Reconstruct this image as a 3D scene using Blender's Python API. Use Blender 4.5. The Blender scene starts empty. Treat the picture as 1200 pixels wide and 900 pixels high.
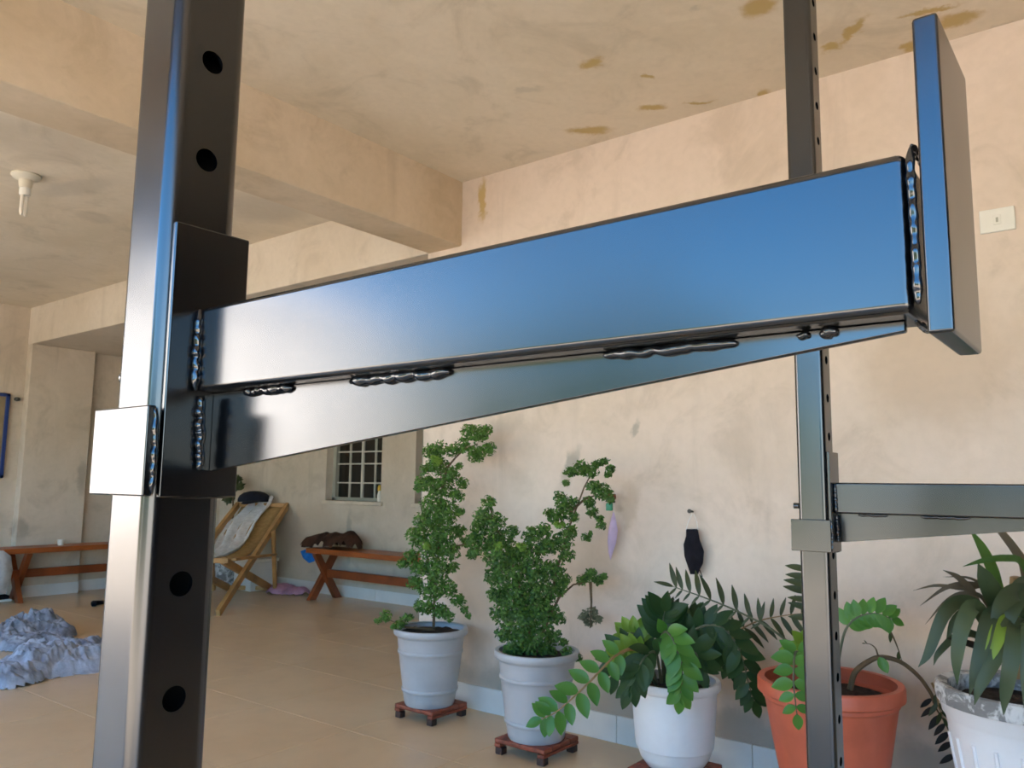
import bpy, bmesh, math, random
import numpy as np
from mathutils import Vector, Matrix, noise

random.seed(7)
SC = bpy.context.scene
COL = SC.collection

# ------------------------------------------------------------------ camera
H = 1.053                      # camera height above the floor
YAW, PIT, ROL, FPX = 0.908, 0.1228, 0.0118, 943.2
_f = Vector((math.sin(YAW)*math.cos(PIT), math.cos(YAW)*math.cos(PIT), math.sin(PIT)))
_r0 = Vector((math.cos(YAW), -math.sin(YAW), 0)); _u0 = _r0.cross(_f)
_r = _r0*math.cos(ROL) + _u0*math.sin(ROL); _u = -_r0*math.sin(ROL) + _u0*math.cos(ROL)
cam = bpy.data.cameras.new('camera'); camo = bpy.data.objects.new('camera', cam); COL.objects.link(camo)
camo.matrix_world = Matrix(((_r.x, _u.x, -_f.x, 0), (_r.y, _u.y, -_f.y, 0), (_r.z, _u.z, -_f.z, H), (0, 0, 0, 1)))
cam.sensor_width = 36; cam.sensor_fit = 'HORIZONTAL'; cam.lens = FPX/1200*36
cam.clip_start = 0.01; cam.clip_end = 400
cam.dof.use_dof = True; cam.dof.focus_distance = 0.42; cam.dof.aperture_fstop = 60
SC.camera = camo

# ------------------------------------------------------------------ sky, sun, exposure
SUN_AZ, SUN_EL = math.radians(150), math.radians(50)
wd = bpy.data.worlds.new('sky'); SC.world = wd; wd.use_nodes = True
sk = wd.node_tree.nodes.new('ShaderNodeTexSky'); sk.sky_type = 'NISHITA'; sk.sun_disc = False
sk.sun_elevation = SUN_EL; sk.sun_rotation = SUN_AZ; sk.air_density = 1.0; sk.dust_density = 1.0; sk.ozone_density = 3.5
hsv = wd.node_tree.nodes.new('ShaderNodeHueSaturation'); hsv.inputs['Saturation'].default_value = 1.35
wd.node_tree.links.new(sk.outputs[0], hsv.inputs['Color']); wd.node_tree.links.new(hsv.outputs[0], wd.node_tree.nodes['Background'].inputs[0])
wd.node_tree.nodes['Background'].inputs[1].default_value = 1.08
sl = bpy.data.lights.new('sun', 'SUN'); sl.energy = 50.0; sl.color = (1.0, 0.915, 0.81); sl.angle = math.radians(0.6)
so = bpy.data.objects.new('sun', sl); COL.objects.link(so); so.location = (6, -8, 9)
sd = Vector((math.sin(SUN_AZ)*math.cos(SUN_EL), math.cos(SUN_AZ)*math.cos(SUN_EL), math.sin(SUN_EL)))
so.rotation_euler = sd.to_track_quat('Z', 'Y').to_euler()
vs = SC.view_settings
vs.view_transform = 'Standard'; vs.look = 'None'; vs.gamma = 1.0; vs.use_curve_mapping = False
vs.exposure = 0.15

# ------------------------------------------------------------------ helpers
def ray(px, py): return _f + _r*((px-600)/FPX) - _u*((py-450)/FPX)
C0 = Vector((0, 0, H))
def onx(px, py, X): d = ray(px, py); return C0 + d*(X/d.x)
def ony(px, py, Y): d = ray(px, py); return C0 + d*(Y/d.y)
def onz(px, py, Z): d = ray(px, py); return C0 + d*((Z-H)/d.z)
def at(px, py, D): return C0 + ray(px, py)*D
def onplane(px, py, P, n): d = ray(px, py); return C0 + d*((P-C0).dot(n)/d.dot(n))
def depth(P): return (P-C0).dot(_f)

class MB:
    def __init__(s): s.v = []; s.f = []; s.tint = []
    def add(s, vs_, fs_, tint=None):
        o = len(s.v); s.v += [tuple(v) for v in vs_]; s.f += [tuple(i+o for i in q) for q in fs_]
        if tint is not None: s.tint += [tint]*len(vs_)
        return s
    def box(s, lo, hi):
        x0, y0, z0 = lo; x1, y1, z1 = hi
        return s.add([(x0,y0,z0),(x1,y0,z0),(x1,y1,z0),(x0,y1,z0),(x0,y0,z1),(x1,y0,z1),(x1,y1,z1),(x0,y1,z1)],
                     [(0,3,2,1),(4,5,6,7),(0,1,5,4),(1,2,6,5),(2,3,7,6),(3,0,4,7)])
    def tube(s, pts, rad, n=10, cap=True, jit=0.0, sx=1.0):
        pts = [Vector(p) for p in pts]; m = len(pts)
        if not hasattr(rad, '__len__'): rad = [rad]*m
        t0 = (pts[1]-pts[0]).normalized(); a = Vector((0,0,1)) if abs(t0.z) < .9 else Vector((1,0,0))
        nrm = t0.cross(a).normalized(); vv = []
        for i, p in enumerate(pts):
            t = (pts[min(i+1, m-1)]-pts[max(i-1, 0)]).normalized()
            nrm = (nrm - t*nrm.dot(t)).normalized(); b = t.cross(nrm)
            for k in range(n):
                an = 2*math.pi*k/n; rr = rad[i]*(1+random.uniform(-jit, jit))
                vv.append(p + nrm*math.cos(an)*rr + b*math.sin(an)*rr*sx)
        ff = [(i*n+k, i*n+(k+1) % n, (i+1)*n+(k+1) % n, (i+1)*n+k) for i in range(m-1) for k in range(n)]
        if cap: ff += [tuple(range(n-1, -1, -1)), tuple((m-1)*n+k for k in range(n))]
        return s.add(vv, ff)
    def lathe(s, prof, n=40, c=(0, 0, 0), caps=True):
        vv = [(c[0]+r_*math.cos(2*math.pi*k/n), c[1]+r_*math.sin(2*math.pi*k/n), c[2]+z) for r_, z in prof for k in range(n)]
        ff = [(i*n+k, i*n+(k+1) % n, (i+1)*n+(k+1) % n, (i+1)*n+k) for i in range(len(prof)-1) for k in range(n)]
        if caps: ff += [tuple(range(n-1, -1, -1)), tuple((len(prof)-1)*n+k for k in range(n))]
        return s.add(vv, ff)
    def prism(s, poly, axis, a, b):
        n = len(poly)
        def mk(u, w, t): return {'x': (t, u, w), 'y': (u, t, w), 'z': (u, w, t)}[axis]
        vv = [mk(u, w, a) for u, w in poly] + [mk(u, w, b) for u, w in poly]
        return s.add(vv, [tuple(range(n-1, -1, -1)), tuple(range(n, 2*n))] + [(k, (k+1) % n, n+(k+1) % n, n+k) for k in range(n)])
    def build(s, name, mat, parent=None, bevel=0, seg=2, smooth=True, angle=40, weighted=False, fix=True):
        me = bpy.data.meshes.new(name); me.from_pydata(s.v, [], s.f); me.update()
        if s.tint:
            at_ = me.attributes.new('tint', 'FLOAT', 'POINT'); at_.data.foreach_set('value', s.tint)
        if fix or bevel:
            bm = bmesh.new(); bm.from_mesh(me)
            if fix: bmesh.ops.recalc_face_normals(bm, faces=bm.faces)
            if bevel:
                es = [e for e in bm.edges if len(e.link_faces) == 2 and e.calc_face_angle() > .5]
                bmesh.ops.bevel(bm, geom=es, offset=bevel, segments=seg, profile=.5, affect='EDGES', clamp_overlap=True)
            bm.to_mesh(me); bm.free()
        if smooth:
            me.polygons.foreach_set('use_smooth', [True]*len(me.polygons))
            me.set_sharp_from_angle(angle=math.radians(angle if not bevel else 180))
        me.materials.append(mat)
        o = bpy.data.objects.new(name, me); COL.objects.link(o)
        if parent: o.parent = parent
        if bevel or weighted:
            w = o.modifiers.new('normals', 'WEIGHTED_NORMAL'); w.weight = 100; w.keep_sharp = True
        return o

def tag(o, label, cat, group=None):
    o['label'] = label; o['category'] = cat
    if group: o['group'] = group
    return o
def thing(name, label, cat, loc=(0, 0, 0), group=None):
    o = bpy.data.objects.new(name, None); o.empty_display_size = .05; COL.objects.link(o); o.location = loc
    return tag(o, label, cat, group)
def struct(o): o['kind'] = 'structure'; return o
def stuff(o): o['kind'] = 'stuff'; return o
def under(o, root):           # parent keeping world coordinates (roots are only translated)
    o.parent = root; o.matrix_parent_inverse = Matrix.Translation(-Vector(root.location)); return o

# ------------------------------------------------------------------ materials
def newmat(name):
    m = bpy.data.materials.new(name); m.use_nodes = True
    return m, m.node_tree, m.node_tree.nodes['Principled BSDF']
def nd(nt, t, **kw):
    n = nt.nodes.new(t)
    for k, v in kw.items(): setattr(n, k, v)
    return n
def val(nt, sock, v):
    if hasattr(v, 'outputs') or hasattr(v, 'links'): nt.links.new(v.outputs[0] if hasattr(v, 'outputs') else v, sock)
    else: sock.default_value = v
def math_(nt, op, a, b=0.0, clamp=False):
    n = nd(nt, 'ShaderNodeMath', operation=op, use_clamp=clamp); val(nt, n.inputs[0], a); val(nt, n.inputs[1], b); return n
def mixc(nt, fac, a, b, mode='MIX'):
    n = nd(nt, 'ShaderNodeMix', data_type='RGBA', blend_type=mode)
    val(nt, n.inputs[0], fac)
    for s_, v in ((n.inputs[6], a), (n.inputs[7], b)):
        if isinstance(v, tuple): s_.default_value = (*v, 1)
        else: nt.links.new(v, s_)
    return n.outputs[2]
def noisen(nt, scale, detail=3, rough=.55, vec=None, dist=0):
    n = nd(nt, 'ShaderNodeTexNoise'); n.inputs['Scale'].default_value = scale; n.inputs['Detail'].default_value = detail
    n.inputs['Roughness'].default_value = rough; n.inputs['Distortion'].default_value = dist
    if vec is not None: nt.links.new(vec, n.inputs['Vector'])
    return n
def ramp(nt, fac, p0, p1, c0=0.0, c1=1.0):
    n = nd(nt, 'ShaderNodeMapRange'); val(nt, n.inputs[0], fac)
    n.inputs[1].default_value = p0; n.inputs[2].default_value = p1; n.inputs[3].default_value = c0; n.inputs[4].default_value = c1
    n.interpolation_type = 'SMOOTHSTEP'; return n
def bump(nt, bs, h, strength, dist=.01):
    b = nd(nt, 'ShaderNodeBump'); b.inputs['Strength'].default_value = strength; b.inputs['Distance'].default_value = dist
    nt.links.new(h, b.inputs['Height']); nt.links.new(b.outputs[0], bs.inputs['Normal'])
def plain(name, col, rough=.6, spec=.5, var=.0, scale=8., metal=0., bumps=0., bscale=60., coord='Object', stretch=None):
    m, nt, bs = newmat(name)
    bs.inputs['Roughness'].default_value = rough; bs.inputs['Specular IOR Level'].default_value = spec; bs.inputs['Metallic'].default_value = metal
    tc = nd(nt, 'ShaderNodeTexCoord'); vec = tc.outputs[coord]
    if stretch:
        mp = nd(nt, 'ShaderNodeMapping'); mp.inputs['Scale'].default_value = stretch; nt.links.new(vec, mp.inputs[0]); vec = mp.outputs[0]
    n = noisen(nt, scale, 4, .6, vec)
    lo = tuple(max(0, c*(1-var)) for c in col); hi = tuple(min(1, c*(1+var)) for c in col)
    nt.links.new(mixc(nt, ramp(nt, n.outputs[0], .3, .7).outputs[0], lo, hi), bs.inputs['Base Color'])
    if bumps:
        n2 = noisen(nt, bscale, 4, .6, vec); bump(nt, bs, n2.outputs[0], bumps)
    return m

def spots(nt, lst, amp=.10, nscale=6.):
    """union of soft-edged, noise-broken ellipsoids given in world metres: (centre, radii)"""
    g = nd(nt, 'ShaderNodeNewGeometry')
    n = noisen(nt, nscale, 4, .65, g.outputs['Position'])
    s1 = nd(nt, 'ShaderNodeVectorMath', operation='SUBTRACT'); nt.links.new(n.outputs['Color'], s1.inputs[0]); s1.inputs[1].default_value = (.5, .5, .5)
    s2 = nd(nt, 'ShaderNodeVectorMath', operation='SCALE'); nt.links.new(s1.outputs[0], s2.inputs[0]); s2.inputs['Scale'].default_value = amp*2
    s3 = nd(nt, 'ShaderNodeVectorMath', operation='ADD'); nt.links.new(g.outputs['Position'], s3.inputs[0]); nt.links.new(s2.outputs[0], s3.inputs[1])
    acc = None
    for c, r_, rot in lst:
        mp = nd(nt, 'ShaderNodeMapping', vector_type='TEXTURE')
        mp.inputs['Location'].default_value = c; mp.inputs['Scale'].default_value = r_; mp.inputs['Rotation'].default_value = rot
        nt.links.new(s3.outputs[0], mp.inputs[0])
        L = nd(nt, 'ShaderNodeVectorMath', operation='LENGTH'); nt.links.new(mp.outputs[0], L.inputs[0])
        k = ramp(nt, L.outputs['Value'], .45, 1.15, 1, 0)
        acc = k if acc is None else math_(nt, 'MAXIMUM', acc, k)
    return acc

def plaster(name, base, dirt, stains=(), grey=(), pale=(), drip=0.3, seed=0., gk=.75, brown=()):
    m, nt, bs = newmat(name)
    g = nd(nt, 'ShaderNodeNewGeometry'); mp = nd(nt, 'ShaderNodeMapping'); mp.inputs['Location'].default_value = (seed, seed*.7, seed*1.3)
    nt.links.new(g.outputs['Position'], mp.inputs[0]); vec = mp.outputs[0]
    big = noisen(nt, .9, 5, .62, vec, .6); mid = noisen(nt, 3.2, 6, .65, vec, .8); fine = noisen(nt, 30, 4, .6, vec)
    c = mixc(nt, ramp(nt, big.outputs[0], .36, .66, 0, .80).outputs[0], base, dirt)
    c = mixc(nt, ramp(nt, mid.outputs[0], .50, .70, 0, .52).outputs[0], c, tuple(x*.80 for x in dirt))
    c = mixc(nt, ramp(nt, mid.outputs[0], .46, .30, 0, .35).outputs[0], c, tuple(min(1, x*1.10) for x in base))
    st = nd(nt, 'ShaderNodeMapping'); st.inputs['Scale'].default_value = (3.5, 3.5, .35); nt.links.new(vec, st.inputs[0])
    sn = noisen(nt, 1.6, 5, .6, st.outputs[0], .4)
    c = mixc(nt, ramp(nt, sn.outputs[0], .56, .74, 0, drip).outputs[0], c, tuple(x*.72 for x in dirt))
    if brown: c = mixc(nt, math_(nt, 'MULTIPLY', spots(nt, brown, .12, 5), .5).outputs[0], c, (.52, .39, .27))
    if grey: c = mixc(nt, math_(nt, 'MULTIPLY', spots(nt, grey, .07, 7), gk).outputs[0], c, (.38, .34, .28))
    if pale: c = mixc(nt, math_(nt, 'MULTIPLY', spots(nt, pale, .2, 3), .6).outputs[0], c, (.78, .67, .57))
    if stains: c = mixc(nt, math_(nt, 'MULTIPLY', spots(nt, stains, .055, 11), .8).outputs[0], c, (.50, .335, .09))
    c = mixc(nt, ramp(nt, fine.outputs[0], .35, .75, 0, .12).outputs[0], c, tuple(x*.7 for x in dirt))
    nt.links.new(c, bs.inputs['Base Color'])
    bs.inputs['Roughness'].default_value = .85; bs.inputs['Specular IOR Level'].default_value = .25
    h = mixc(nt, .5, fine.outputs['Color'], mid.outputs['Color']); bump(nt, bs, h, .25, .01)
    return m

# room measures (metres)
XN, XW, YB, YF, XO = 3.009, 5.057, 7.979, -3.4, -1.5
ZC, ZB = 2.603, 2.262
Y1, Y2 = 2.69, 2.925             # cross beam faces

def czp(px, py): return tuple(onz(px, py, ZC))
def wnp(px, py): return tuple(onx(px, py, XN))
def wwp(px, py): return tuple(onx(px, py, XW))
def wbp(px, py): return tuple(ony(px, py, YB))
yel_c = [(czp(690, 153), (.05, .11, .2), (0, 0, .5)), (czp(765, 126), (.035, .07, .2), (0, 0, .4)), (czp(692, 75), (.04, .05, .2), (0, 0, 0)),
         (czp(889, 8), (.06, .07, .2), (0, 0, 0)), (czp(896, 109), (.03, .06, .2), (0, 0, -1.2)), (czp(1000, 36), (.025, .11, .2), (0, 0, -.9)),
         (czp(976, 55), (.035, .04, .2), (0, 0, -.5)), (czp(1125, 22), (.05, .08, .2), (0, 0, .3)), (czp(1090, 13), (.02, .10, .2), (0, 0, .2)), (czp(1068, 55), (.035, .04, .2), (0, 0, .4)),
         (czp(760, 90), (.02, .03, .2), (0, 0, .4)), (czp(820, 120), (.015, .06, .2), (0, 0, .4))]
gry_c = [(czp(620, 105), (.03, .05, .2), (0, 0, .3)), (czp(90, 220), (.10, .35, .2), (0, 0, .2)), (czp(45, 165), (.35, .30, .2), (0, 0, 0)),
         (czp(1170, 33), (.02, .09, .2), (0, 0, .1)), (czp(810, 14), (.02, .02, .2), (0, 0, 0)), (czp(310, 245), (.25, .3, .2), (0, 0, 0)), (czp(110, 255), (.12, .12, .2), (0, 0, 0))]
yel_w = [(wnp(565, 235), (.2, .028, .13), (0, 0, 0))]
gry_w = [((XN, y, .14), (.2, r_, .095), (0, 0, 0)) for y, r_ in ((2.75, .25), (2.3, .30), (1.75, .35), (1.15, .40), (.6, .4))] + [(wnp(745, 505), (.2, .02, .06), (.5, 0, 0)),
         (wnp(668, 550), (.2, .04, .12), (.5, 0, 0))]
pale_w = [(wnp(870, 690), (.2, .5, .25), (0, 0, 0)), (wnp(640, 620), (.2, .35, .28), (0, 0, 0))]
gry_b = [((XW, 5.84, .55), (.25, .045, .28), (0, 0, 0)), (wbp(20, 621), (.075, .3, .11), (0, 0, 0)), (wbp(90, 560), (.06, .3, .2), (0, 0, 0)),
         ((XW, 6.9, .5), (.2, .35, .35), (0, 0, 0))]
brn_w = [(wnp(738, 592), (.2, .055, .11), (0, 0, 0)), (wnp(690, 645), (.2, .22, .25), (0, 0, 0)), (wnp(560, 690), (.2, .2, .35), (0, 0, 0)), (wnp(1100, 420), (.2, .3, .3), (0, 0, 0)), ((XN, 1.0, .4), (.2, .5, .25), (0, 0, 0))]  # first patch paints the shadow blotch beside the lilac mask
brn_b = [((XW, 6.35, .55), (.2, .55, .35), (0, 0, 0)), ((XW, 7.2, .4), (.2, .6, .5), (0, 0, 0))]  # brown behind the bench; shading near the chair is painted in too

M = {}
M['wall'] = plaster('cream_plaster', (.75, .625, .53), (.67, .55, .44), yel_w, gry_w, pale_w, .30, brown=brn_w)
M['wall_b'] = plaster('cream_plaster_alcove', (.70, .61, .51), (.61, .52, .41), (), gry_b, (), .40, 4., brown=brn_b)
M['ceil'] = plaster('ceiling_plaster', (.80, .70, .565), (.70, .60, .455), yel_c, gry_c, (), .0, 9., .26)
M['beam'] = plaster('beam_plaster', (.73, .64, .53), (.66, .56, .44), (), (), (), .25, 2.)
M['beam_s'] = plaster('stained_beam_plaster', (.70, .58, .44), (.58, .455, .305), (), (), (), .35, 6.)
M['base'] = plain('white_skirting', (.80, .78, .75), .35, .5, .06, 3)
M['dark_back'] = plain('unseen_wall_dark', (.014, .011, .010), .7, .2, .3, 4, stretch=(6, 1, .6))  # invented finish for the unseen end wall, keeps the paint's reflections dark
M['grout'] = plain('tile_grout', (.36, .27, .17), .8)
# tiles: beige polished porcelain, cloudy
m, nt, bs = newmat('beige_tile')
g = nd(nt, 'ShaderNodeNewGeometry'); n1 = noisen(nt, 1.4, 5, .6, g.outputs['Position'], .7); n2 = noisen(nt, 9, 5, .65, g.outputs['Position'])
oi = nd(nt, 'ShaderNodeObjectInfo')
c = mixc(nt, ramp(nt, n1.outputs[0], .3, .7).outputs[0], (.70, .49, .28), (.77, .565, .345))
c = mixc(nt, ramp(nt, n2.outputs[0], .45, .7, 0, .25).outputs[0], c, (.60, .43, .25))
c = mixc(nt, math_(nt, 'MULTIPLY', oi.outputs['Random'], .10).outputs[0], c, (.70, .54, .35))
nt.links.new(c, bs.inputs['Base Color']); bs.inputs['Roughness'].default_value = .30; bs.inputs['Specular IOR Level'].default_value = .4
M['tile'] = m
# glossy black enamel paint on steel
def enamel(name, col, rough, ior, bs_=.02):
    m, nt, bs = newmat(name)
    tc = nd(nt, 'ShaderNodeNewGeometry'); n = noisen(nt, 9, 3, .5, tc.outputs['Position']); n2 = noisen(nt, 260, 2, .5, tc.outputs['Position'])
    bs.inputs['Base Color'].default_value = (*col, 1); bs.inputs['IOR'].default_value = ior
    nt.links.new(ramp(nt, n.outputs[0], .2, .8, rough*.85, rough*1.2).outputs[0], bs.inputs['Roughness'])
    if bs_: h = mixc(nt, .06, n.outputs['Color'], n2.outputs['Color']); bump(nt, bs, h, bs_, .01)
    return m
M['paint'] = enamel('black_enamel', (.003, .003, .0035), .22, 1.86, 0)
M['weld'] = enamel('painted_weld', (.006, .006, .007), .14, 1.8, .04)
M['hole'] = plain('bore_shade_black', (.004, .004, .004), .9, .1)
M['pot_w'] = plain('pot_white', (.76, .76, .775), .38, .5, .05, 5)
M['pot_g'] = plain('pot_silver_white', (.43, .43, .445), .33, .5, .07, 5)
M['pot_t'] = plain('pot_terracotta', (.52, .115, .058), .42, .5, .12, 6)
m, nt, bs = newmat('pot_weathered_rim')
g = nd(nt, 'ShaderNodeTexCoord'); n1 = noisen(nt, 16, 6, .7, g.outputs['Object'], .8)
nt.links.new(mixc(nt, ramp(nt, n1.outputs[0], .45, .58).outputs[0], (.22, .215, .21), (.66, .65, .64)), bs.inputs['Base Color']); bs.inputs['Roughness'].default_value = .85
bump(nt, bs, n1.outputs[0], .6, .02); M['pot_r'] = m
M['soil'] = plain('potting_soil', (.035, .024, .018), .95, .2, .5, 40, bumps=.8, bscale=50)
M['stand'] = plain('red_brown_stained_wood', (.26, .060, .030), .5, .4, .35, 6, stretch=(1, 6, 6), bumps=.15)
M['foot'] = plain('dark_wood_foot', (.045, .022, .018), .6, .4, .3, 10)
M['bench'] = plain('orange_varnished_wood', (.33, .085, .018), .38, .5, .25, 4, stretch=(1, 5, 5))
M['bench_d'] = plain('brown_varnished_wood', (.235, .055, .014), .4, .5, .25, 4)
M['chair'] = plain('blond_wood', (.50, .27, .095), .5, .4, .2, 5)
M['canvas'] = plain('tan_canvas', (.46, .29, .12), .9, .2, .12, 30)
M['wframe'] = plain('grey_green_window_paint', (.40, .40, .34), .5, .4, .1, 6)
M['wbar'] = plain('white_window_bar', (.62, .60, .54), .5, .4, .06, 6)
m, nt, bs = newmat('glass_unlit_room'); bs.inputs['Base Color'].default_value = (.012, .011, .009, 1); bs.inputs['Roughness'].default_value = .08
M['glass'] = m  # opaque near-black: darkness of the unlit room behind put into the colour
M['white'] = plain('white_plastic', (.82, .80, .74), .35, .5, .02)
M['porcelain'] = plain('cream_porcelain', (.74, .68, .56), .3, .5, .04)
m, nt, bs = newmat('lamp_tube_glass'); bs.inputs['Base Color'].default_value = (.80, .74, .66, 1); bs.inputs['Roughness'].default_value = .25
M['bulb'] = m
M['darkmetal'] = plain('dark_metal', (.03, .028, .025), .5, .5)
M['blackcloth'] = plain('black_cloth', (.012, .011, .016), .9, .2, .3, 40, bumps=.3, bscale=90)
M['lilac'] = plain('lilac_cloth', (.58, .46, .66), .9, .2, .1, 20, bumps=.25, bscale=70)
M['cord'] = plain('white_cord', (.75, .72, .68), .8)
M['green_pl'] = plain('green_plastic', (.03, .30, .17), .4)
M['rust'] = plain('rusty_red_bracket', (.22, .05, .03), .7)
M['blue_fr'] = plain('blue_paint', (.02, .05, .22), .5)
M['board'] = plain('brown_board', (.32, .24, .14), .7, .3, .15)
M['denim'] = plain('grey_blue_cloth', (.36, .39, .47), .92, .15, .4, 7, bumps=.5, bscale=45)
M['denim_d'] = plain('dark_grey_blue_cloth', (.30, .32, .38), .92, .15, .45, 9, bumps=.5, bscale=45)
M['towel'] = plain('white_striped_towel', (.88, .87, .88), .95, .15, .12, 10, stretch=(1, 1, 5), bumps=.4, bscale=60)
M['navy'] = plain('navy_cap_cloth', (.015, .018, .03), .9, .2, .2, 20)
M['brown_cl'] = plain('dark_brown_cloth', (.055, .024, .014), .9, .2, .4, 12, bumps=.4, bscale=40)
M['blue_cl'] = plain('bright_blue_cloth', (.02, .16, .50), .85, .2, .2, 20)
M['pink_cl'] = plain('pink_cloth', (.50, .26, .36), .92, .2, .2, 12, bumps=.3)
M['greycl'] = plain('pale_grey_cloth', (.50, .52, .55), .92, .2, .2, 10, bumps=.3)
M['bottle_y'] = plain('yellow_plastic', (.65, .42, .04), .4)

def leafmat(name, a, b, rough=.4, trans=.25, spec=.4):
    m, nt, bs = newmat(name)
    at_ = nd(nt, 'ShaderNodeAttribute', attribute_name='tint'); oi = nd(nt, 'ShaderNodeObjectInfo'); g = nd(nt, 'ShaderNodeNewGeometry')
    n = noisen(nt, 22, 3, .6, g.outputs['Position'])
    f_ = math_(nt, 'ADD', math_(nt, 'MULTIPLY', at_.outputs['Fac'], .7), math_(nt, 'ADD', math_(nt, 'MULTIPLY', oi.outputs['Random'], .35), math_(nt, 'MULTIPLY', n.outputs[0], .3)), clamp=True)
    c = mixc(nt, f_.outputs[0], a, b); nt.links.new(c, bs.inputs['Base Color'])
    bs.inputs['Roughness'].default_value = rough; bs.inputs['Specular IOR Level'].default_value = spec
    tr = nd(nt, 'ShaderNodeBsdfTranslucent'); nt.links.new(c, tr.inputs[0]); mx = nd(nt, 'ShaderNodeMixShader'); mx.inputs[0].default_value = trans
    out = nt.nodes['Material Output']; nt.links.new(bs.outputs[0], mx.inputs[1]); nt.links.new(tr.outputs[0], mx.inputs[2]); nt.links.new(mx.outputs[0], out.inputs[0])
    return m
M['fol'] = leafmat('small_green_leaves', (.012, .050, .010), (.15, .31, .05), .45)
M['fol_y'] = leafmat('yellow_green_leaves', (.12, .26, .03), (.22, .36, .05), .5)
M['fol_p'] = leafmat('pale_grey_green_leaves', (.11, .125, .075), (.22, .235, .14), .6)
M['zz_d'] = leafmat('dark_glossy_leaf', (.014, .042, .012), (.050, .112, .028), .42, .15, .3)
M['zz_g'] = leafmat('bright_green_leaf', (.055, .19, .03), (.14, .32, .05), .35)
M['zz_y'] = leafmat('yellow_green_leaf', (.15, .28, .025), (.26, .38, .05), .4)
M['zz_o'] = leafmat('olive_leaf', (.035, .05, .018), (.085, .105, .035), .45)
M['zz_k'] = leafmat('dried_black_leaf', (.012, .009, .008), (.035, .026, .02), .7, .05)
M['st_d'] = plain('grey_green_stem', (.10, .11, .06), .5)
M['st_b'] = plain('brown_stem', (.13, .085, .045), .7, .3, .2, 20)
M['st_o'] = plain('orange_brown_stem', (.28, .17, .07), .6)
M['stp_d'] = leafmat('dark_strap_leaf', (.028, .048, .022), (.075, .105, .045), .4, .2)
M['stp_g'] = leafmat('green_strap_leaf', (.04, .10, .02), (.10, .19, .04), .4, .25)
M['stp_o'] = leafmat('brown_strap_leaf', (.075, .055, .035), (.14, .11, .07), .6, .15)
M['bark'] = plain('tree_bark', (.12, .08, .05), .9, .2, .3, 10)
M['crown'] = plain('tree_crown_green', (.032, .062, .022), .8, .2, .5, 5, bumps=1., bscale=9)
M['ground'] = plain('courtyard_concrete', (.40, .345, .275), .9, .2, .15, .8, coord='Object')
M['added_housew'] = plain('added_house_white', (.70, .685, .66), .9, .2, .05)
M['roof'] = plain('added_house_roof', (.62, .60, .57), .9, .2, .2)

# ------------------------------------------------------------------ room shell
# floor: grout bed with polished tiles, 0.6 m module
fb = MB(); fb.box((XO-.3, YF, -.10), (XN, YB, -.0025)); fb.box((XN, Y2, -.10), (XW, YB, -.0025))
floor = struct(fb.build('floor', M['grout'], smooth=False))
tile_cache = {}
def tile(x0, y0, x1, y1):
    if x1-x0 < .02 or y1-y0 < .02: return
    key = (round(x1-x0, 3), round(y1-y0, 3))
    if key not in tile_cache:
        w, l = x1-x0, y1-y0; mb = MB(); e = .0012
        a = (w/2-e, l/2-e); b = (w/2, l/2)
        mb.add([(-b[0],-b[1],-.012),(b[0],-b[1],-.012),(b[0],b[1],-.012),(-b[0],b[1],-.012),
                (-b[0],-b[1],-e),(b[0],-b[1],-e),(b[0],b[1],-e),(-b[0],b[1],-e),(-a[0],-a[1],0),(a[0],-a[1],0),(a[0],a[1],0),(-a[0],a[1],0)],
               [(0,3,2,1),(8,9,10,11)] + [(i, (i+1) % 4, 4+(i+1) % 4, 4+i) for i in range(4)] + [(4+i, 4+(i+1) % 4, 8+(i+1) % 4, 8+i) for i in range(4)])
        o = mb.build('tile', M['tile'], floor, smooth=False); tile_cache[key] = o.data
    else:
        o = bpy.data.objects.new('tile', tile_cache[key]); COL.objects.link(o); o.parent = floor
    o.location = ((x0+x1)/2, (y0+y1)/2, 0)
G = .0012
xs = [XN-.6*k for k in range(0, 10)][::-1]; xs[0] = XO-.3
j0 = 2.146
ys = sorted(set([YF, YB] + [j0+.6*k for k in range(-9, 10) if YF < j0+.6*k < YB]))
for i in range(len(xs)-1):
    for j in range(len(ys)-1): tile(xs[i]+G, ys[j]+G, xs[i+1]-G, ys[j+1]-G)
xa_ = [XN, XN+.6, XN+1.2, XN+1.8, XW]
for i in range(4):
    for j in range(len(ys)-1):
        if ys[j+1] > Y2: tile(xa_[i]+G, max(ys[j], Y2)+G, xa_[i+1]-G, ys[j+1]-G)

ceil = struct(MB().box((XO, YF, ZC), (XN+.2, YB+.2, ZC+.15)).build('ceiling', M['ceil'], smooth=False))
wr = MB().box((XN, YF, -.1), (XN+.2, Y2, ZC)); wr.box((XN+.2, Y2-.2, -.1), (XW, Y2, ZC))
wall_right = struct(wr.build('wall_right', M['wall'], smooth=False))
struct(MB().box((XO, YF-.2, -.1), (XN+.2, YF, ZC+.15)).build('wall_front', M['dark_back'], smooth=False))
wb = MB().box((XO-.3, YB, -.1), (XW+.2, YB+.2, ZC)); wall_back = struct(wb.build('wall_back', M['wall_b'], smooth=False))
# pilaster on the back wall below the beam end
struct(MB().box((XN, YB-.10, 0), (3.575, YB+.01, ZB)).build('trim_1', M['wall_b'], bevel=.006, seg=1))
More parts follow.
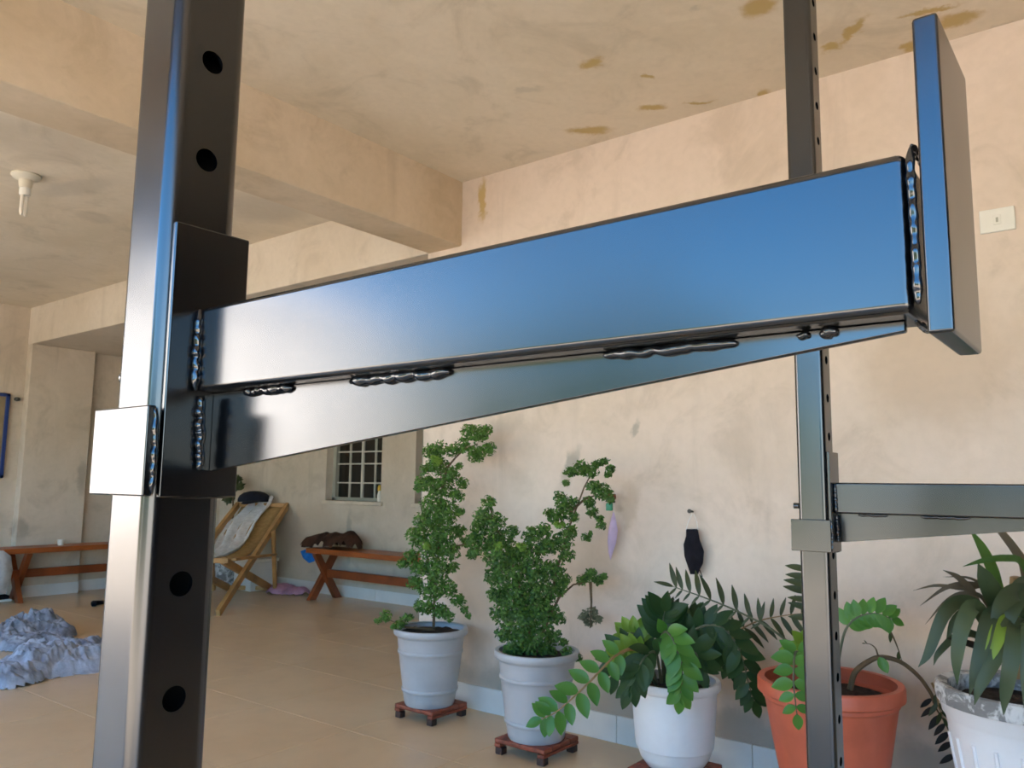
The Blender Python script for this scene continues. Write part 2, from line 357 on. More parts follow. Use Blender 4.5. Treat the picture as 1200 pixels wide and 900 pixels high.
# beams: across the room, along the right wall line, soffit of the alcove, edge beam on the open side
struct(MB().box((XO, Y1, ZB), (XN+.01, Y2, ZC+.01)).build('trim_2', M['beam_s'], bevel=.008, seg=1))
struct(MB().box((XN, Y2, ZB), (XW+.2, YB+.01, ZC+.01)).build('trim_3', M['beam'], bevel=.008, seg=1))
struct(MB().box((XO-.2, YF-.2, ZB), (XO, YB+.2, ZC+.15)).build('trim_4', M['beam'], smooth=False))
# alcove window wall with two openings
WZ0, WZ1 = .872, 1.98
W1, W2 = (5.435, 6.205), (4.25, 5.005)
wm = MB(); T = .18
for a, b in ((Y2-.2, W2[0]), (W2[1], W1[0]), (W1[1], YB+.1)): wm.box((XW, a, -.1), (XW+T, b, ZB+.05))
for a, b in (W1, W2): wm.box((XW, a, -.1), (XW+T, b, WZ0)); wm.box((XW, a, WZ1), (XW+T, b, ZB+.05))
wall_alcove = struct(wm.build('wall_alcove', M['wall_b'], smooth=False))

def window(name, y0, y1):
    z0, z1 = WZ0, WZ1; xg = XW+.10
    fr = MB()
    fr.box((xg-.02, y1-.045, z0), (xg+.05, y1, z1)); fr.box((xg-.02, y0, z0), (xg+.05, y0+.02, z1))
    fr.box((xg-.02, y0, z0), (xg+.05, y1, z0+.03)); fr.box((xg-.02, y0, z1-.03), (xg+.05, y1, z1))
    o = struct(fr.build(name, M['wframe'], smooth=False))
    a, b = y0+.02, y1-.045; zr = [z0+.03, 1.04, 1.22, 1.335, 1.50, 1.66, 1.81, z1-.03]
    yc = [a+(b-a)*k/4 for k in range(5)]
    for k in range(4):
        for j in range(len(zr)-1):
            MB().box((xg+.018, yc[k]+.004, zr[j]+.004), (xg+.022, yc[k+1]-.004, zr[j+1]-.004)).build('pane', M['glass'], o, smooth=False)
    for k in range(1, 4):
        w = .013 if k == 2 else .006
        MB().box((xg, yc[k]-w, z0+.03), (xg+.025, yc[k]+w, z1-.03)).build('bar', M['wbar'], o, smooth=False)
    for j in range(1, len(zr)-1):
        MB().box((xg+.002, a, zr[j]-.006), (xg+.024, b, zr[j]+.006)).build('bar', M['wbar'], o, smooth=False)
    MB().box((xg+.03, y0, z0), (xg+.045, y1, z1)).build('unlit_room_dark', M['glass'], o, smooth=False)
    MB().box((XW-.02, y0-.03, z0-.035), (XW+.10, y1+.03, z0)).build('sill', M['beam'], o, bevel=.005, seg=1)
    return o
window('window_1', *W1); window('window_2', *W2)
bt = thing('bottle', 'tiny yellow and white bottle on the sill of the barred window', 'bottle', (XW+.045, 5.50, WZ0))
under(MB().lathe([(.02, 0), (.022, .06), (.012, .09), (.012, .10)], 14, tuple(bt.location)).build('body', M['white']), bt)
under(MB().lathe([(.019, 0), (.017, .035), (.010, .05)], 14, (XW+.045, 5.50, WZ0+.10)).build('bottle_cap', M['bottle_y']), bt)

# skirting: tile strips with joints
def skirt(name, p0, p1, h, nrm, seg=.6):
    p0 = Vector(p0); p1 = Vector(p1); L = (p1-p0).length; t = (p1-p0)/L; n = Vector(nrm); k = max(1, round(L/seg))
    root = None
    for i in range(k):
        a = p0+t*(L*i/k+.0015); b = p0+t*(L*(i+1)/k-.0015)
        lo = [min(a[j], b[j], (a+n*.012)[j], (b+n*.012)[j]) for j in range(3)]; hi = [max(a[j], b[j], (a+n*.012)[j], (b+n*.012)[j]) for j in range(3)]
        lo[2] = .0; hi[2] = h
        if root is None:
            full_lo = [min(p0[j], p1[j], (p0+n*.006)[j], (p1+n*.006)[j]) for j in range(3)]; full_hi = [max(p0[j], p1[j], (p0+n*.006)[j], (p1+n*.006)[j]) for j in range(3)]
            full_hi[2] = h-.002
            root = struct(MB().box(full_lo, full_hi).build(name, M['grout'], smooth=False))
        MB().box(lo, hi).build('skirting_tile', M['base'], root, bevel=.002, seg=1)
skirt('baseboard_right', (XN, YF, 0), (XN, Y2, 0), .108, (-1, 0, 0))
skirt('baseboard_alcove', (XW, Y2, 0), (XW, YB, 0), .10, (-1, 0, 0))
skirt('baseboard_back', (3.578, YB, 0), (XW-.02, YB, 0), .10, (0, -1, 0))
skirt('baseboard_pilaster', (XN, YB-.10, 0), (3.575, YB-.10, 0), .10, (0, -1, 0))
skirt('baseboard_left', (XO, YB, 0), (XN, YB, 0), .10, (0, -1, 0))

# ------------------------------------------------------------------ the yard on the open side (seen only mirrored in the black paint)
struct(MB().box((-60, -60, -.35), (XO-.3, 80, -.08)).build('ground', M['ground'], smooth=False))
def hedge(label, x, y0, y1, h, w, sd_):
    t = thing('hedge', label, 'hedge', (x, (y0+y1)/2, -.08), 'yard hedges')
    n = int((y1-y0)/.18); m_ = 30; vv = []
    for i in range(n+1):
        f_ = i/n; e = min(1, 6*min(f_, 1-f_)+.25)**.5
        for k in range(m_):
            a = math.pi*k/(m_-1); cx = -math.cos(a); cz = math.sin(a)
            cx = math.copysign(abs(cx)**.6, cx); cz = cz**.55
            p = Vector((x+cx*w*e, y0+(y1-y0)*f_, -.08+cz*h*(.75+.25*e)))
            d = .30*noise.noise(p*.9+Vector((sd_, 0, 0)))+.16*noise.noise(p*2.6)+.07*noise.noise(p*7)
            vv.append(p+Vector((cx*d, 0, cz*d)))
    o = MB().add(vv, [(i*m_+k, i*m_+k+1, (i+1)*m_+k+1, (i+1)*m_+k) for i in range(n) for k in range(m_-1)]).build('foliage', M['crown'], None, angle=180)
    under(o, t)
    for k in range(int((y1-y0)/1.3)):
        yy_ = y0+.6+1.3*k; under(MB().tube([(x, yy_, -.08), (x+.04, yy_+.03, h*.5)], [.06, .04], 8).build('trunk', M['bark'], None), t)
hs = thing('house', 'unseen white house added across the yard to whiten reflections', 'house', (-14.5, 22, -.08))  # unseen house added for the white reflection in the rack paint
under(MB().box((-20.5, 22, -.08), (-9.0, 30, 6.6)).build('wall', M['added_housew'], None, smooth=False), hs)
under(MB().prism([(21.5, 6.6), (30.5, 6.6), (26, 8.6)], 'x', -21.0, -8.5).build('roof', M['roof'], None, smooth=False), hs)
for wx_ in (-18.5, -14.7, -11.2):
    for wz_ in (1.0, 4.0): under(MB().box((wx_-.5, 21.96, wz_), (wx_+.5, 22.02, wz_+1.2)).build('window', M['glass'], None, smooth=False), hs)
hedge('tall leafy hedge across the sunny yard', -9.6, 3.9, 10.0, 3.45, .8, 3.)
hedge('low leafy hedge across the yard beside the tall one', -9.8, -5., 3.0, 2.2, .7, 8.)

# ------------------------------------------------------------------ power rack
S = .05
PX, PY = .2469, .4656
QX, QY = 1.4164, .4252
rack = thing('power_rack', 'black enamelled steel squat rack with rows of holes in its uprights', 'power rack', (0, 0, 0))
def rsq(x0, y0, x1, y1, r_, n=5):
    o = []
    for cx, cy, a0 in ((x1-r_, y1-r_, 0), (x0+r_, y1-r_, 90), (x0+r_, y0+r_, 180), (x1-r_, y0+r_, 270)):
        for k in range(n+1):
            a = math.radians(a0+90*k/n); o.append((cx+r_*math.cos(a), cy+r_*math.sin(a)))
    return o
def upright(x, y, zh, label):
    out = rsq(x, y, x+S, y+S, .0088); inn = rsq(x+.003, y+.003, x+S-.003, y+S-.003, .006); n = len(out)
    mb = MB(); z0, z1 = .006, 2.30
    mb.add([(a, b, z0) for a, b in out]+[(a, b, z1) for a, b in out]+[(a, b, z0) for a, b in inn]+[(a, b, z1) for a, b in inn],
           [(k, (k+1) % n, n+(k+1) % n, n+k) for k in range(n)] + [(2*n+(k+1) % n, 2*n+k, 3*n+k, 3*n+(k+1) % n) for k in range(n)] +
           [((k+1) % n, k, 2*n+k, 2*n+(k+1) % n) for k in range(n)] + [(n+k, n+(k+1) % n, 3*n+(k+1) % n, 3*n+k) for k in range(n)])
    o = mb.build('upright', M['paint'], rack, fix=False)
    cut = MB(); zz = zh
    while zz > .35: zz -= .0672
    zs = []
    while zz < 2.1: zs.append(zz); zz += .0672
    for z in zs:
        cut.add([(x+S/2+.0075*math.cos(2*math.pi*k/24), yy, z+.0075*math.sin(2*math.pi*k/24)) for yy in (y-.01, y+.015) for k in range(24)],
                [tuple(range(24)), tuple(range(47, 23, -1))] + [((k+1) % 24, k, 24+k, 24+(k+1) % 24) for k in range(24)])
    co = cut.build('cutter', M['paint'])
    md = o.modifiers.new('b', 'BOOLEAN'); md.operation = 'DIFFERENCE'; md.object = co; md.solver = 'EXACT'
    dg = bpy.context.evaluated_depsgraph_get(); me = bpy.data.meshes.new_from_object(o.evaluated_get(dg))
    o.modifiers.clear(); o.data = me
    bpy.data.objects.remove(co)
    me.polygons.foreach_set('use_smooth', [True]*len(me.polygons)); me.set_sharp_from_angle(angle=math.radians(35))
    w = o.modifiers.new('normals', 'WEIGHTED_NORMAL'); w.weight = 100; w.keep_sharp = True
    o['label'] = label
    # near-black sheet added inside the tube, standing for shade in the holes
    MB().box((x+.006, y+.020, .02), (x+S-.006, y+.022, 2.28)).build('bore_shade', M['hole'], rack, smooth=False)
    return o
upright(PX, PY, H+.273, 'near upright with bright side face'); upright(QX, QY, H+.826, 'far upright standing by the potted plants')
MB().box((PX, PY, 2.30), (QX+S, PY+S, 2.35)).build('top_crossbar', M['paint'], rack, bevel=.005)
for x, y in ((PX, PY), (QX, QY)): MB().box((x-.10, y-.35, 0), (x+S+.10, y+.40, .006)).build('foot_plate', M['paint'], rack, bevel=.001, seg=1)

def bead(pts, r_, n=26, jit=.10, seedv=0, sx=1.0):
    random.seed(seedv); pts = [Vector(p) for p in pts]; out = []; rr = []
    L = [0]
    for a, b in zip(pts, pts[1:]): L.append(L[-1]+(b-a).length)
    for k in range(n+1):
        s_ = L[-1]*k/n; i = max(j for j in range(len(L)-1) if L[j] <= s_+1e-9); q = (s_-L[i])/(L[i+1]-L[i])
        p = pts[i].lerp(pts[i+1], q); w = random.uniform(-1, 1)
        e = min(1, .35+min(k, n-k)*.3)
        rr.append(r_*e*(1+.16*math.sin(k*1.9+seedv)+.14*w)); out.append(p+Vector((random.uniform(-.3, .3)*r_, 0, random.uniform(-.3, .3)*r_)))
    return MB().tube(out, rr, 10, True, jit, sx)

# spotter arm, coordinates relative to the near upright's corner at camera height
def spotter_arm(label, group):
    t = thing('spotter_arm', label, 'spotter arm', (PX, PY, H), group)
    ya = PY-.005                       # front of the mounting plate
    def B(mb, nm, mat='paint', bev=0, seg=3, **k):
        if nm == 'weld': mat = 'weld'; k['angle'] = 180
        o = mb.build(nm, M[mat], None, bevel=bev, seg=seg, **k)
        if nm == 'weld': sb = o.modifiers.new('sub', 'SUBSURF'); sb.levels = 1; sb.render_levels = 2
        return under(o, t)
    z = lambda v: H+v
    B(MB().box((PX+.0045, PY-.0052, z(-.011)), (PX+.0565, PY-.0006, z(.159))), 'mounting_plate', bev=.0012)
    # U bracket around the upright: side plate and back lug
    B(MB().box((PX-.0062, PY-.006, z(-.010)), (PX-.0007, PY+.0605, z(.0435))), 'side_bracket', bev=.001)
    B(MB().box((PX-.0055, PY+.0507, z(-.009)), (PX+.030, PY+.0560, z(.0425))), 'back_lug', bev=.001)
    B(MB().tube([(PX+.012, PY+.0512, z(.066)), (PX+.012, PY+.060, z(.066))], .005, 12), 'pin')
    XA = .2700
    B(MB().box((XA, .0530, z(.0545)), (XA+.030, PY-.0051, z(.1068))), 'arm_tube', bev=.0032, seg=4)
    XG = .2830
    gp = [(PY-.0052, z(.0546)), (PY-.0052, z(.0052)), (.0580, z(.0508)), (.0580, z(.0546))]
    B(MB().prism(gp, 'x', XG, XG+.0036), 'gusset', bev=.0006, seg=2)
    B(MB().box((XA-.0015, .0415, z(.0468)), (XA+.051, .0490, z(.1495))), 'end_plate', bev=.0011, seg=2)
    # weld beads
    yw = ya-.0022
    B(bead([(XA-.0012, yw, z(.1062)), (XA-.0012, yw-.001, z(.055))], .0030, 22, .06, 3), 'weld')
    B(bead([(XG-.0095, yw, z(.0515)), (XG-.0085, yw-.001, z(.006))], .0030, 22, .06, 5), 'weld')
    def yy(px, py): return onx(px, py, XG)[1]
    for (a, b, py, r_, sd_) in ((288, 345, 459, .0030, 8), (412, 530, 441, .0031, 9), (707, 866, 412, .0024, 12), (962, 983, 397, .0024, 14), (934, 950, 398, .0014, 16)):
        B(bead([(XG-.0008, yy(a, py), z(.0528)), (XG-.0008, yy(b, py-10), z(.0528))], r_, 22 if b-a > 30 else 7, .05, sd_), 'weld')
    B(bead([(XA+.0012, .0515, z(.108)), (XA-.0004, .0515, z(.101)), (XA-.0006, .0512, z(.075)), (XA-.0002, .0512, z(.056))], .0015, 30, .05, 21), 'weld')
    B(bead([(XA+.002, .0515, z(.109)), (XA+.028, .0515, z(.109))], .0014, 18, .05, 23), 'weld')
    B(bead([(XA+.004, .053, z(.0520)), (XA+.026, .053, z(.0520))], .0014, 12, .05, 25), 'weld')
    B(bead([(PX-.0015, PY-.0062, z(.0425)), (PX-.0005, PY-.0068, z(.018)), (PX-.0010, PY-.006, z(-.009))], .0019, 20, .05, 31), 'weld')
    B(bead([(PX+.012, PY-.0056, z(-.0112)), (PX+.05, PY-.0056, z(-.0112))], .0006, 12, .1, 33), 'weld')
    return t
arm1 = spotter_arm('black welded spotter arm close to the camera reflecting blue sky', 'welded spotter arms hooked on the rack')
def copy_thing(root, loc, label):
    r_ = root.copy(); COL.objects.link(r_); r_.location = loc; r_['label'] = label
    for ch in list(root.children):
        c_ = ch.copy(); COL.objects.link(c_); c_.parent = r_; c_.matrix_parent_inverse = ch.matrix_parent_inverse.copy()
        for g_ in ch.children:
            d_ = g_.copy(); COL.objects.link(d_); d_.parent = c_
    return r_
copy_thing(arm1, (QX, QY, H-.0990), 'dark green-black spotter arm on the far upright at the right edge')

# ------------------------------------------------------------------ pots
def plantstand(name_label, cx, cy, w=.235):
    t = thing('plant_stand', name_label, 'plant stand', (cx, cy, 0), 'wooden pot stands')
    z0, z1 = .028, .060; h = w/2
    for k in range(4):
        a = cx-h+w*k/4; 
        MB().box((a+.002, cy-h, z1-.018), (a+w/4-.002, cy+h, z1)).build('slat', M['stand'], None, bevel=.003, seg=1).parent = t
    for s_ in (-1, 1):
        MB().box((cx-h, cy+s_*(h-.016)-.016, z0), (cx+h, cy+s_*(h-.016)+.016, z1-.0185)).build('rail', M['stand'], None, bevel=.003, seg=1).parent = t
        for q in (-1, 1):
            MB().box((cx+q*(h-.02)-.017, cy+s_*(h-.02)-.017, 0), (cx+q*(h-.02)+.017, cy+s_*(h-.02)+.017, z0-.0005)).build('foot', M['foot'], None, bevel=.003, seg=1).parent = t
    for ch in t.children: ch.matrix_parent_inverse = Matrix.Translation(-Vector(t.location))
    return t

def pot(root, c, prof, mat, soil_r, soil_z, inner=.008, n=48):
    x, y, z = c
    inn = [(r_-inner, zz) for r_, zz in prof[::-1] if zz > soil_z-.03]
    full = [(.001, prof[0][1])] + prof + [(inn[0][0], prof[-1][1]-.001)] + inn[1:]
    o = MB().lathe(full, n, (x, y, z), caps=False).build('pot', mat, None, angle=50); under(o, root)
    # soil: lumpy disc
    mb = MB(); rings = 6; vv = [(x, y, z+soil_z+.006)]
    for i in range(1, rings+1):
        for k in range(n):
            a = 2*math.pi*k/n; rr = soil_r*i/rings
            vv.append((x+rr*math.cos(a), y+rr*math.sin(a), z+soil_z+.010*noise.noise(Vector((rr*30*math.cos(a), rr*30*math.sin(a), x)))))
    ff = [(0, 1+k, 1+(k+1) % n) for k in range(n)] + [(1+(i-1)*n+k, 1+i*n+k, 1+i*n+(k+1) % n, 1+(i-1)*n+(k+1) % n) for i in range(1, rings) for k in range(n)]
    so_ = mb.add(vv, ff).build('soil', M['soil'], None); under(so_, root)
    return o
def ribbed(r0, r1, h, rim, bands):
    p = [(r0*.96, 0), (r0, .006)]
    for q in range(1, 13):
        f_ = q/12; p.append((r0+(r1-r0)*f_**.85, .006+(h-.045)*f_))
    out = []
    for r_, zz in p: out.append((r_, zz))
    for bz in bands:
        rb = r0+(r1-r0)*(bz/(h-.04))**.85
        out += [(rb+.0005, bz-.009), (rb+.004, bz-.006), (rb+.004, bz+.004), (rb+.0005, bz+.007)]
    out.sort(key=lambda t: t[1])
    out += [(r1+.002, h-.036), (rim-.006, h-.030), (rim, h-.024), (rim, h-.006), (rim-.003, h), (rim-.010, h)]
    return out
POT_A = ribbed(.112, .152, .335, .170, (.07, .235))
P1 = Vector((2.775, 2.620, .060)); P2 = Vector((2.690, 1.958, .060)); P3 = Vector((2.745, 1.385, .060))
plantstand('red-brown slatted pot stand under the leftmost potted shrub', P1.x+.012, P1.y, .235)
plantstand('red-brown slatted pot stand under the wide bushy shrub', P2.x+.004, P2.y, .240)
plantstand('red-brown slatted pot stand under the white pot of drooping fronds', P3.x, P3.y, .250)

def basis(D_):  # foliage depth helper: metres per pixel
    return D_/FPX
def leafblob(mb, c, r_, n, size, flat=.85):
    for _ in range(n):
        d = Vector((random.gauss(0, 1), random.gauss(0, 1), random.gauss(0, 1))).normalized(); q = r_*random.random()**.42
        p = c + Vector((d.x*q, d.y*q, d.z*q*flat))
        nrm = (d*.7+Vector((random.gauss(0, .5)-.25, random.gauss(0, .5)-.15, random.gauss(0, .5)+.35))).normalized()
        a = nrm.cross(Vector((random.gauss(0, 1), random.gauss(0, 1), random.gauss(0, 1)))).normalized(); b = nrm.cross(a)
        s_ = size*random.uniform(.6, 1.35); w = s_*random.uniform(.40, .55)
        mb.add([p-a*s_*.5, p-a*s_*.15+b*w*.5-nrm*s_*.06, p+a*s_*.25+b*w*.42-nrm*s_*.04, p+a*s_*.5-nrm*s_*.13, p+a*s_*.25-b*w*.42-nrm*s_*.04, p-a*s_*.15-b*w*.5-nrm*s_*.06, p+a*s_*.05+nrm*s_*.04],
               [(0, 1, 6), (1, 2, 6), (2, 3, 6), (3, 4, 6), (4, 5, 6), (5, 0, 6)], random.random()*.8+.2*max(0, d.z))
def shrub(label, P, blobs, stems, yel=(), pale=(), size=.0175, dens=1.9):
    t = thing('potted_shrub', label, 'potted plant', tuple(P))
    pot(t, P, POT_A, M['pot_g'], .148, .312)
    D_ = depth(P+Vector((0, 0, .5))); k = D_/FPX
    for nm, lst, mat in (('foliage', blobs, 'fol'), ('young_foliage', yel, 'fol_y'), ('faded_foliage', pale, 'fol_p')):
        if not lst: continue
        mb = MB()
        for px, py, rp, *off in lst:
            r_ = rp*k*1.06; c = at(px, py, D_+(off[0] if off else 0))
            leafblob(mb, c, r_, int(dens*(10+r_*r_*42000*(1+r_*4))), size)
        stuff(under(mb.build(nm, M[mat], None, smooth=False, fix=False), t))
    for st in stems:
        pts = [at(px, py, D_+(o_[0] if o_ else 0)) for px, py, *o_ in st]
        under(MB().tube(pts, [.007-.005*i/(len(pts)-1) for i in range(len(pts))], 7).build('stem', M['st_b'], None), t)
    return t
random.seed(21)
B1 = [(560, 508, 13), (550, 506, 11), (571, 503, 7), (572, 526, 10), (558, 532, 12), (542, 522, 10), (530, 528, 9), (516, 525, 10), (506, 529, 11), (513, 545, 14), (500, 549, 8), (528, 556, 11),
      (538, 546, 5), (542, 566, 8), (497, 565, 12), (515, 570, 17), (535, 580, 10), (490, 572, 6), (507, 592, 16), (524, 600, 16), (540, 600, 6), (500, 612, 16), (520, 622, 17), (538, 622, 9, .05),
      (488, 628, 13), (505, 640, 18), (526, 645, 14), (482, 650, 9), (472, 660, 7), (492, 664, 13), (512, 668, 17), (531, 664, 8), (486, 682, 10), (505, 690, 16), (524, 690, 12), (537, 703, 9), (544, 714, 5),
      (497, 710, 12), (515, 715, 12), (527, 722, 7), (549, 721, 4), (546, 635, 8, .03), (553, 650, 7, .03), (556, 628, 5, .03), (451, 722, 8, -.05), (443, 728, 4, -.05), (470, 730, 7, -.08), (478, 723, 6, -.08), (462, 734, 4, -.1)]
T1 = [[(508, 742), (509, 700), (514, 640), (518, 580), (516, 545)], [(518, 580), (524, 548), (534, 536), (545, 526), (560, 520)], [(509, 700), (498, 640), (494, 590)], [(508, 738), (475, 735, -.06), (455, 726, -.05)], [(515, 650), (535, 640), (552, 636)]]
shrub('slender leafy shrub in silver-white pot, leftmost of the row', P1, B1, T1, yel=[(512, 541, 6, -.06), (508, 536, 4, -.06), (500, 640, 5, -.08)])
B2 = [(573, 588, 9), (567, 604, 13), (580, 612, 13), (562, 618, 11), (556, 634, 11), (556, 646, 8), (574, 632, 15), (590, 630, 12), (601, 622, 8), (584, 650, 20), (604, 648, 15), (624, 628, 13), (636, 622, 11), (642, 640, 13), (622, 648, 16),
      (652, 605, 11), (643, 600, 6), (662, 592, 12), (655, 582, 8), (672, 588, 7), (672, 606, 8), (668, 622, 9), (660, 634, 13), (664, 650, 10), (663, 566, 5), (668, 553, 7), (680, 548, 11), (692, 552, 10), (699, 543, 6), (708, 541, 6), (715, 549, 6), (713, 556, 5),
      (696, 570, 9), (706, 576, 12), (714, 584, 7), (690, 588, 8), (694, 600, 8), (703, 608, 5), (705, 616, 6), (687, 630, 6), (692, 625, 3),
      (580, 675, 13), (600, 672, 20), (625, 672, 20), (648, 668, 15), (660, 680, 10), (585, 695, 14), (605, 698, 21), (632, 695, 21), (655, 690, 10), (590, 718, 16), (612, 722, 22), (636, 718, 20), (654, 724, 10), (593, 742, 13), (612, 748, 18), (634, 745, 18), (650, 745, 10),
      (600, 762, 12), (620, 764, 14), (641, 762, 12), (660, 752, 6, -.02), (664, 764, 7, -.06), (676, 770, 6, -.06), (690, 676, 8, .05), (681, 680, 7, .05), (700, 680, 7, .05), (694, 670, 6, .05), (707, 676, 5, .05)]
T2 = [[(625, 775), (618, 720), (600, 660), (580, 615), (573, 590)], [(627, 775), (640, 720), (655, 660), (668, 615), (685, 570), (697, 548)], [(668, 600), (685, 585), (708, 577)], [(636, 740), (655, 700), (672, 685, .03), (690, 682, .05)], [(692, 682, .05), (693, 706, .05), (692, 735, .04)]]
shrub('wide bushy green shrub in silver-white pot, second of the row', P2, B2, T2, yel=[(612, 640, 6, -.08), (655, 615, 6, -.06), (585, 640, 5, -.08)], pale=[(684, 722, 7, .06), (694, 718, 8, .06), (700, 726, 6, .06), (690, 730, 6, .06)])

# ------------------------------------------------------------------ fronds with broad leaflets
def leaf_mesh(name, mat, w=.40, bend=.12, n=7):
    vv = []; ff = []
    for i in range(n+1):
        f_ = i/n; x = f_; ww = w*.5*math.sin(math.pi*min(1, f_**.85))**.8 if 0 < f_ < 1 else .012
        z = -bend*f_*f_
        vv += [(x, -ww, z+ww*.28), (x, 0, z), (x, ww, z+ww*.28)]
    for i in range(n):
        for k in (0, 1): ff.append((3*i+k, 3*i+k+1, 3*(i+1)+k+1, 3*(i+1)+k))
    me = bpy.data.meshes.new(name); me.from_pydata(vv, [], ff); me.materials.append(mat)
    me.polygons.foreach_set('use_smooth', [True]*len(me.polygons)); return me
LM = {k: leaf_mesh('leaf', M[k], w) for k, w in (('zz_d', .50), ('zz_g', .56), ('zz_y', .60), ('zz_o', .30), ('zz_k', .34))}
LM['zz_thin'] = leaf_mesh('leaf', M['zz_o'], .23, .30); LM['zz_wide'] = leaf_mesh('leaf', M['zz_g'], .62, .1)
def spline(pts, n):
    pts = [Vector(p) for p in pts]; P = [pts[0]*2-pts[1]] + pts + [pts[-1]*2-pts[-2]]; out = []
    for k in range(n+1):
        s_ = k/n*(len(pts)-1); i = min(int(s_), len(pts)-2); t = s_-i; a, b, c_, d = P[i:i+4]
        out.append(.5*((2*b)+(-a+c_)*t+(2*a-5*b+4*c_-d)*t*t+(-a+3*b-3*c_+d)*t**3))
    return out
def put_leaf(parent, root, key, p, d, nrm, ln, nm='leaf'):
    d = d.normalized(); y = nrm.cross(d)
    if y.length < 1e-4: y = Vector((0, 0, 1)).cross(d)
    y.normalize(); z = d.cross(y)
    o = bpy.data.objects.new(nm, LM[key]); COL.objects.link(o); o.parent = parent
    Mw = Matrix(((d.x*ln, y.x*ln, z.x*ln, p.x), (d.y*ln, y.y*ln, z.y*ln, p.y), (d.z*ln, y.z*ln, z.z*ln, p.z), (0, 0, 0, 1)))
    o.matrix_parent_inverse = Matrix.Identity(4)
    o.matrix_basis = Matrix.Translation(-Vector(root.location)) @ Mw
    return o
def frond(root, pts, key, n, ln, start=.25, rad=.005, stem='st_d', face=None, ang=55, sides=(1, -1), tip=True, droop=0., taper=.35, twist=0., low=1.):
    """pts: world points; pairs of leaflets from start to the tip"""
    pp = spline(pts, 24)
    so_ = MB().tube(pp, [rad*(1-.75*i/24) for i in range(25)], 8).build('stem', M[stem], None); under(so_, root)
    # stem mesh holds world coordinates; leaflets hang below it as sub-parts
    for i in range(n):
        f_ = start+(1-start)*(i+.3)/n; q = f_*24; j = min(int(q), 23); p = pp[j].lerp(pp[j+1], q-j); t = (pp[j+1]-pp[j]).normalized()
        view = (C0-p).normalized() if face is None else face
        side = t.cross(view).normalized()
        sz = ln*(1-taper*(abs(f_-.55)/.5)**1.5)*random.uniform(.88, 1.1)
        for s_ in sides:
            a = math.radians(ang+random.uniform(-8, 8))
            d = t*math.cos(a)+side*s_*math.sin(a)+Vector((0, 0, -droop))+view*random.uniform(-.15, .2)
            nr = (view+side*s_*random.uniform(-.2, .3)+Vector((0, 0, .35))+Vector((random.uniform(-.25, .25), random.uniform(-.25, .25), 0))).normalized()
            if twist: nr = (nr*(1-twist)+t*twist).normalized()
            leaf_child(so_, root, key, p, d, nr, sz*(low if s_ == sides[-1] and len(sides) > 1 else 1.))
    if tip:
        t = (pp[-1]-pp[-3]).normalized(); leaf_child(so_, root, key, pp[-1]-t*.004, t, ((C0-pp[-1]).normalized()+Vector((0, 0, .4))).normalized(), ln*.75)
    return so_
def leaf_child(stem, root, key, p, d, nrm, ln):
    o = put_leaf(stem, root, key, p, d, nrm, ln)
    # stem is offset by its parent inverse; cancel it so the leaflet sits at world p
    o.matrix_basis = Matrix.Translation(Vector(root.location)) @ o.matrix_basis
    return o

random.seed(5)
POT_B = [(.088, 0), (.098, .004), (.118, .03), (.121, .034), (.122, .037), (.132, .066), (.134, .07), (.137, .072), (.140, .10), (.145, .16), (.149, .22), (.152, .262), (.153, .266), (.162, .270), (.166, .276), (.166, .294), (.163, .30), (.156, .30)]
plant3 = thing('potted_zamioculcas', 'drooping glossy-leaved plant in plain white plastic pot', 'potted plant', tuple(P3))
pot(plant3, P3, POT_B, M['pot_w'], .142, .268)
D3 = depth(P3+Vector((0, 0, .3)))
def A3(l): return [at(px, py, D3+o) for px, py, o in l]
frond(plant3, A3([(762, 800, -.02), (748, 762, -.12), (722, 768, -.22), (690, 800, -.28), (655, 832, -.30), (634, 843, -.30)]), 'zz_g', 9, .080, .36, .006, 'st_o', ang=66)
frond(plant3, A3([(768, 800, .0), (752, 768, -.05), (738, 762, -.08), (722, 772, -.10)]), 'zz_y', 6, .07, .4, .005, 'st_o', ang=60)
frond(plant3, A3([(775, 800, -.03), (768, 765, -.12), (752, 775, -.18), (738, 808, -.20)]), 'zz_d', 6, .10, .3, .006, ang=40, droop=.35)
frond(plant3, A3([(770, 800, .02), (755, 755, .02), (742, 742, .03), (728, 745, .02)]), 'zz_y', 7, .065, .3, .005, ang=65)
frond(plant3, A3([(770, 805, .0), (750, 770, -.03), (730, 768, -.05), (722, 790, -.06)]), 'zz_d', 7, .105, .25, .006, ang=60)
frond(plant3, A3([(778, 800, .0), (776, 745, -.10), (788, 748, -.18), (799, 785, -.22), (797, 818, -.22)]), 'zz_g', 9, .085, .28, .006, ang=48, droop=.2)
frond(plant3, A3([(780, 800, .0), (777, 735, -.03), (779, 716, -.05)]), 'zz_d', 6, .11, .35, .006, ang=45)
frond(plant3, A3([(795, 802, .0), (806, 750, -.04), (826, 733, -.08), (850, 738, -.10), (868, 765, -.12), (877, 800, -.12), (884, 822, -.12)]), 'zz_d', 13, .092, .2, .006, ang=50, droop=.15)
frond(plant3, A3([(792, 802, .02), (800, 755, -.02), (818, 738, -.05), (842, 752, -.06), (858, 785, -.06)]), 'zz_d', 10, .088, .2, .006, ang=55, droop=.1)
frond(plant3, A3([(790, 800, .04), (793, 752, .06), (806, 730, .08), (822, 724, .10)]), 'zz_d', 8, .08, .3, .006, ang=55)
frond(plant3, A3([(785, 800, .05), (795, 745, .08), (790, 720, .08), (784, 708, .06)]), 'zz_o', 4, .06, .72, .005, ang=45)
frond(plant3, A3([(786, 800, .0), (800, 770, -.05), (815, 765, -.10), (822, 785, -.12)]), 'zz_d', 7, .10, .3, .005, ang=60)
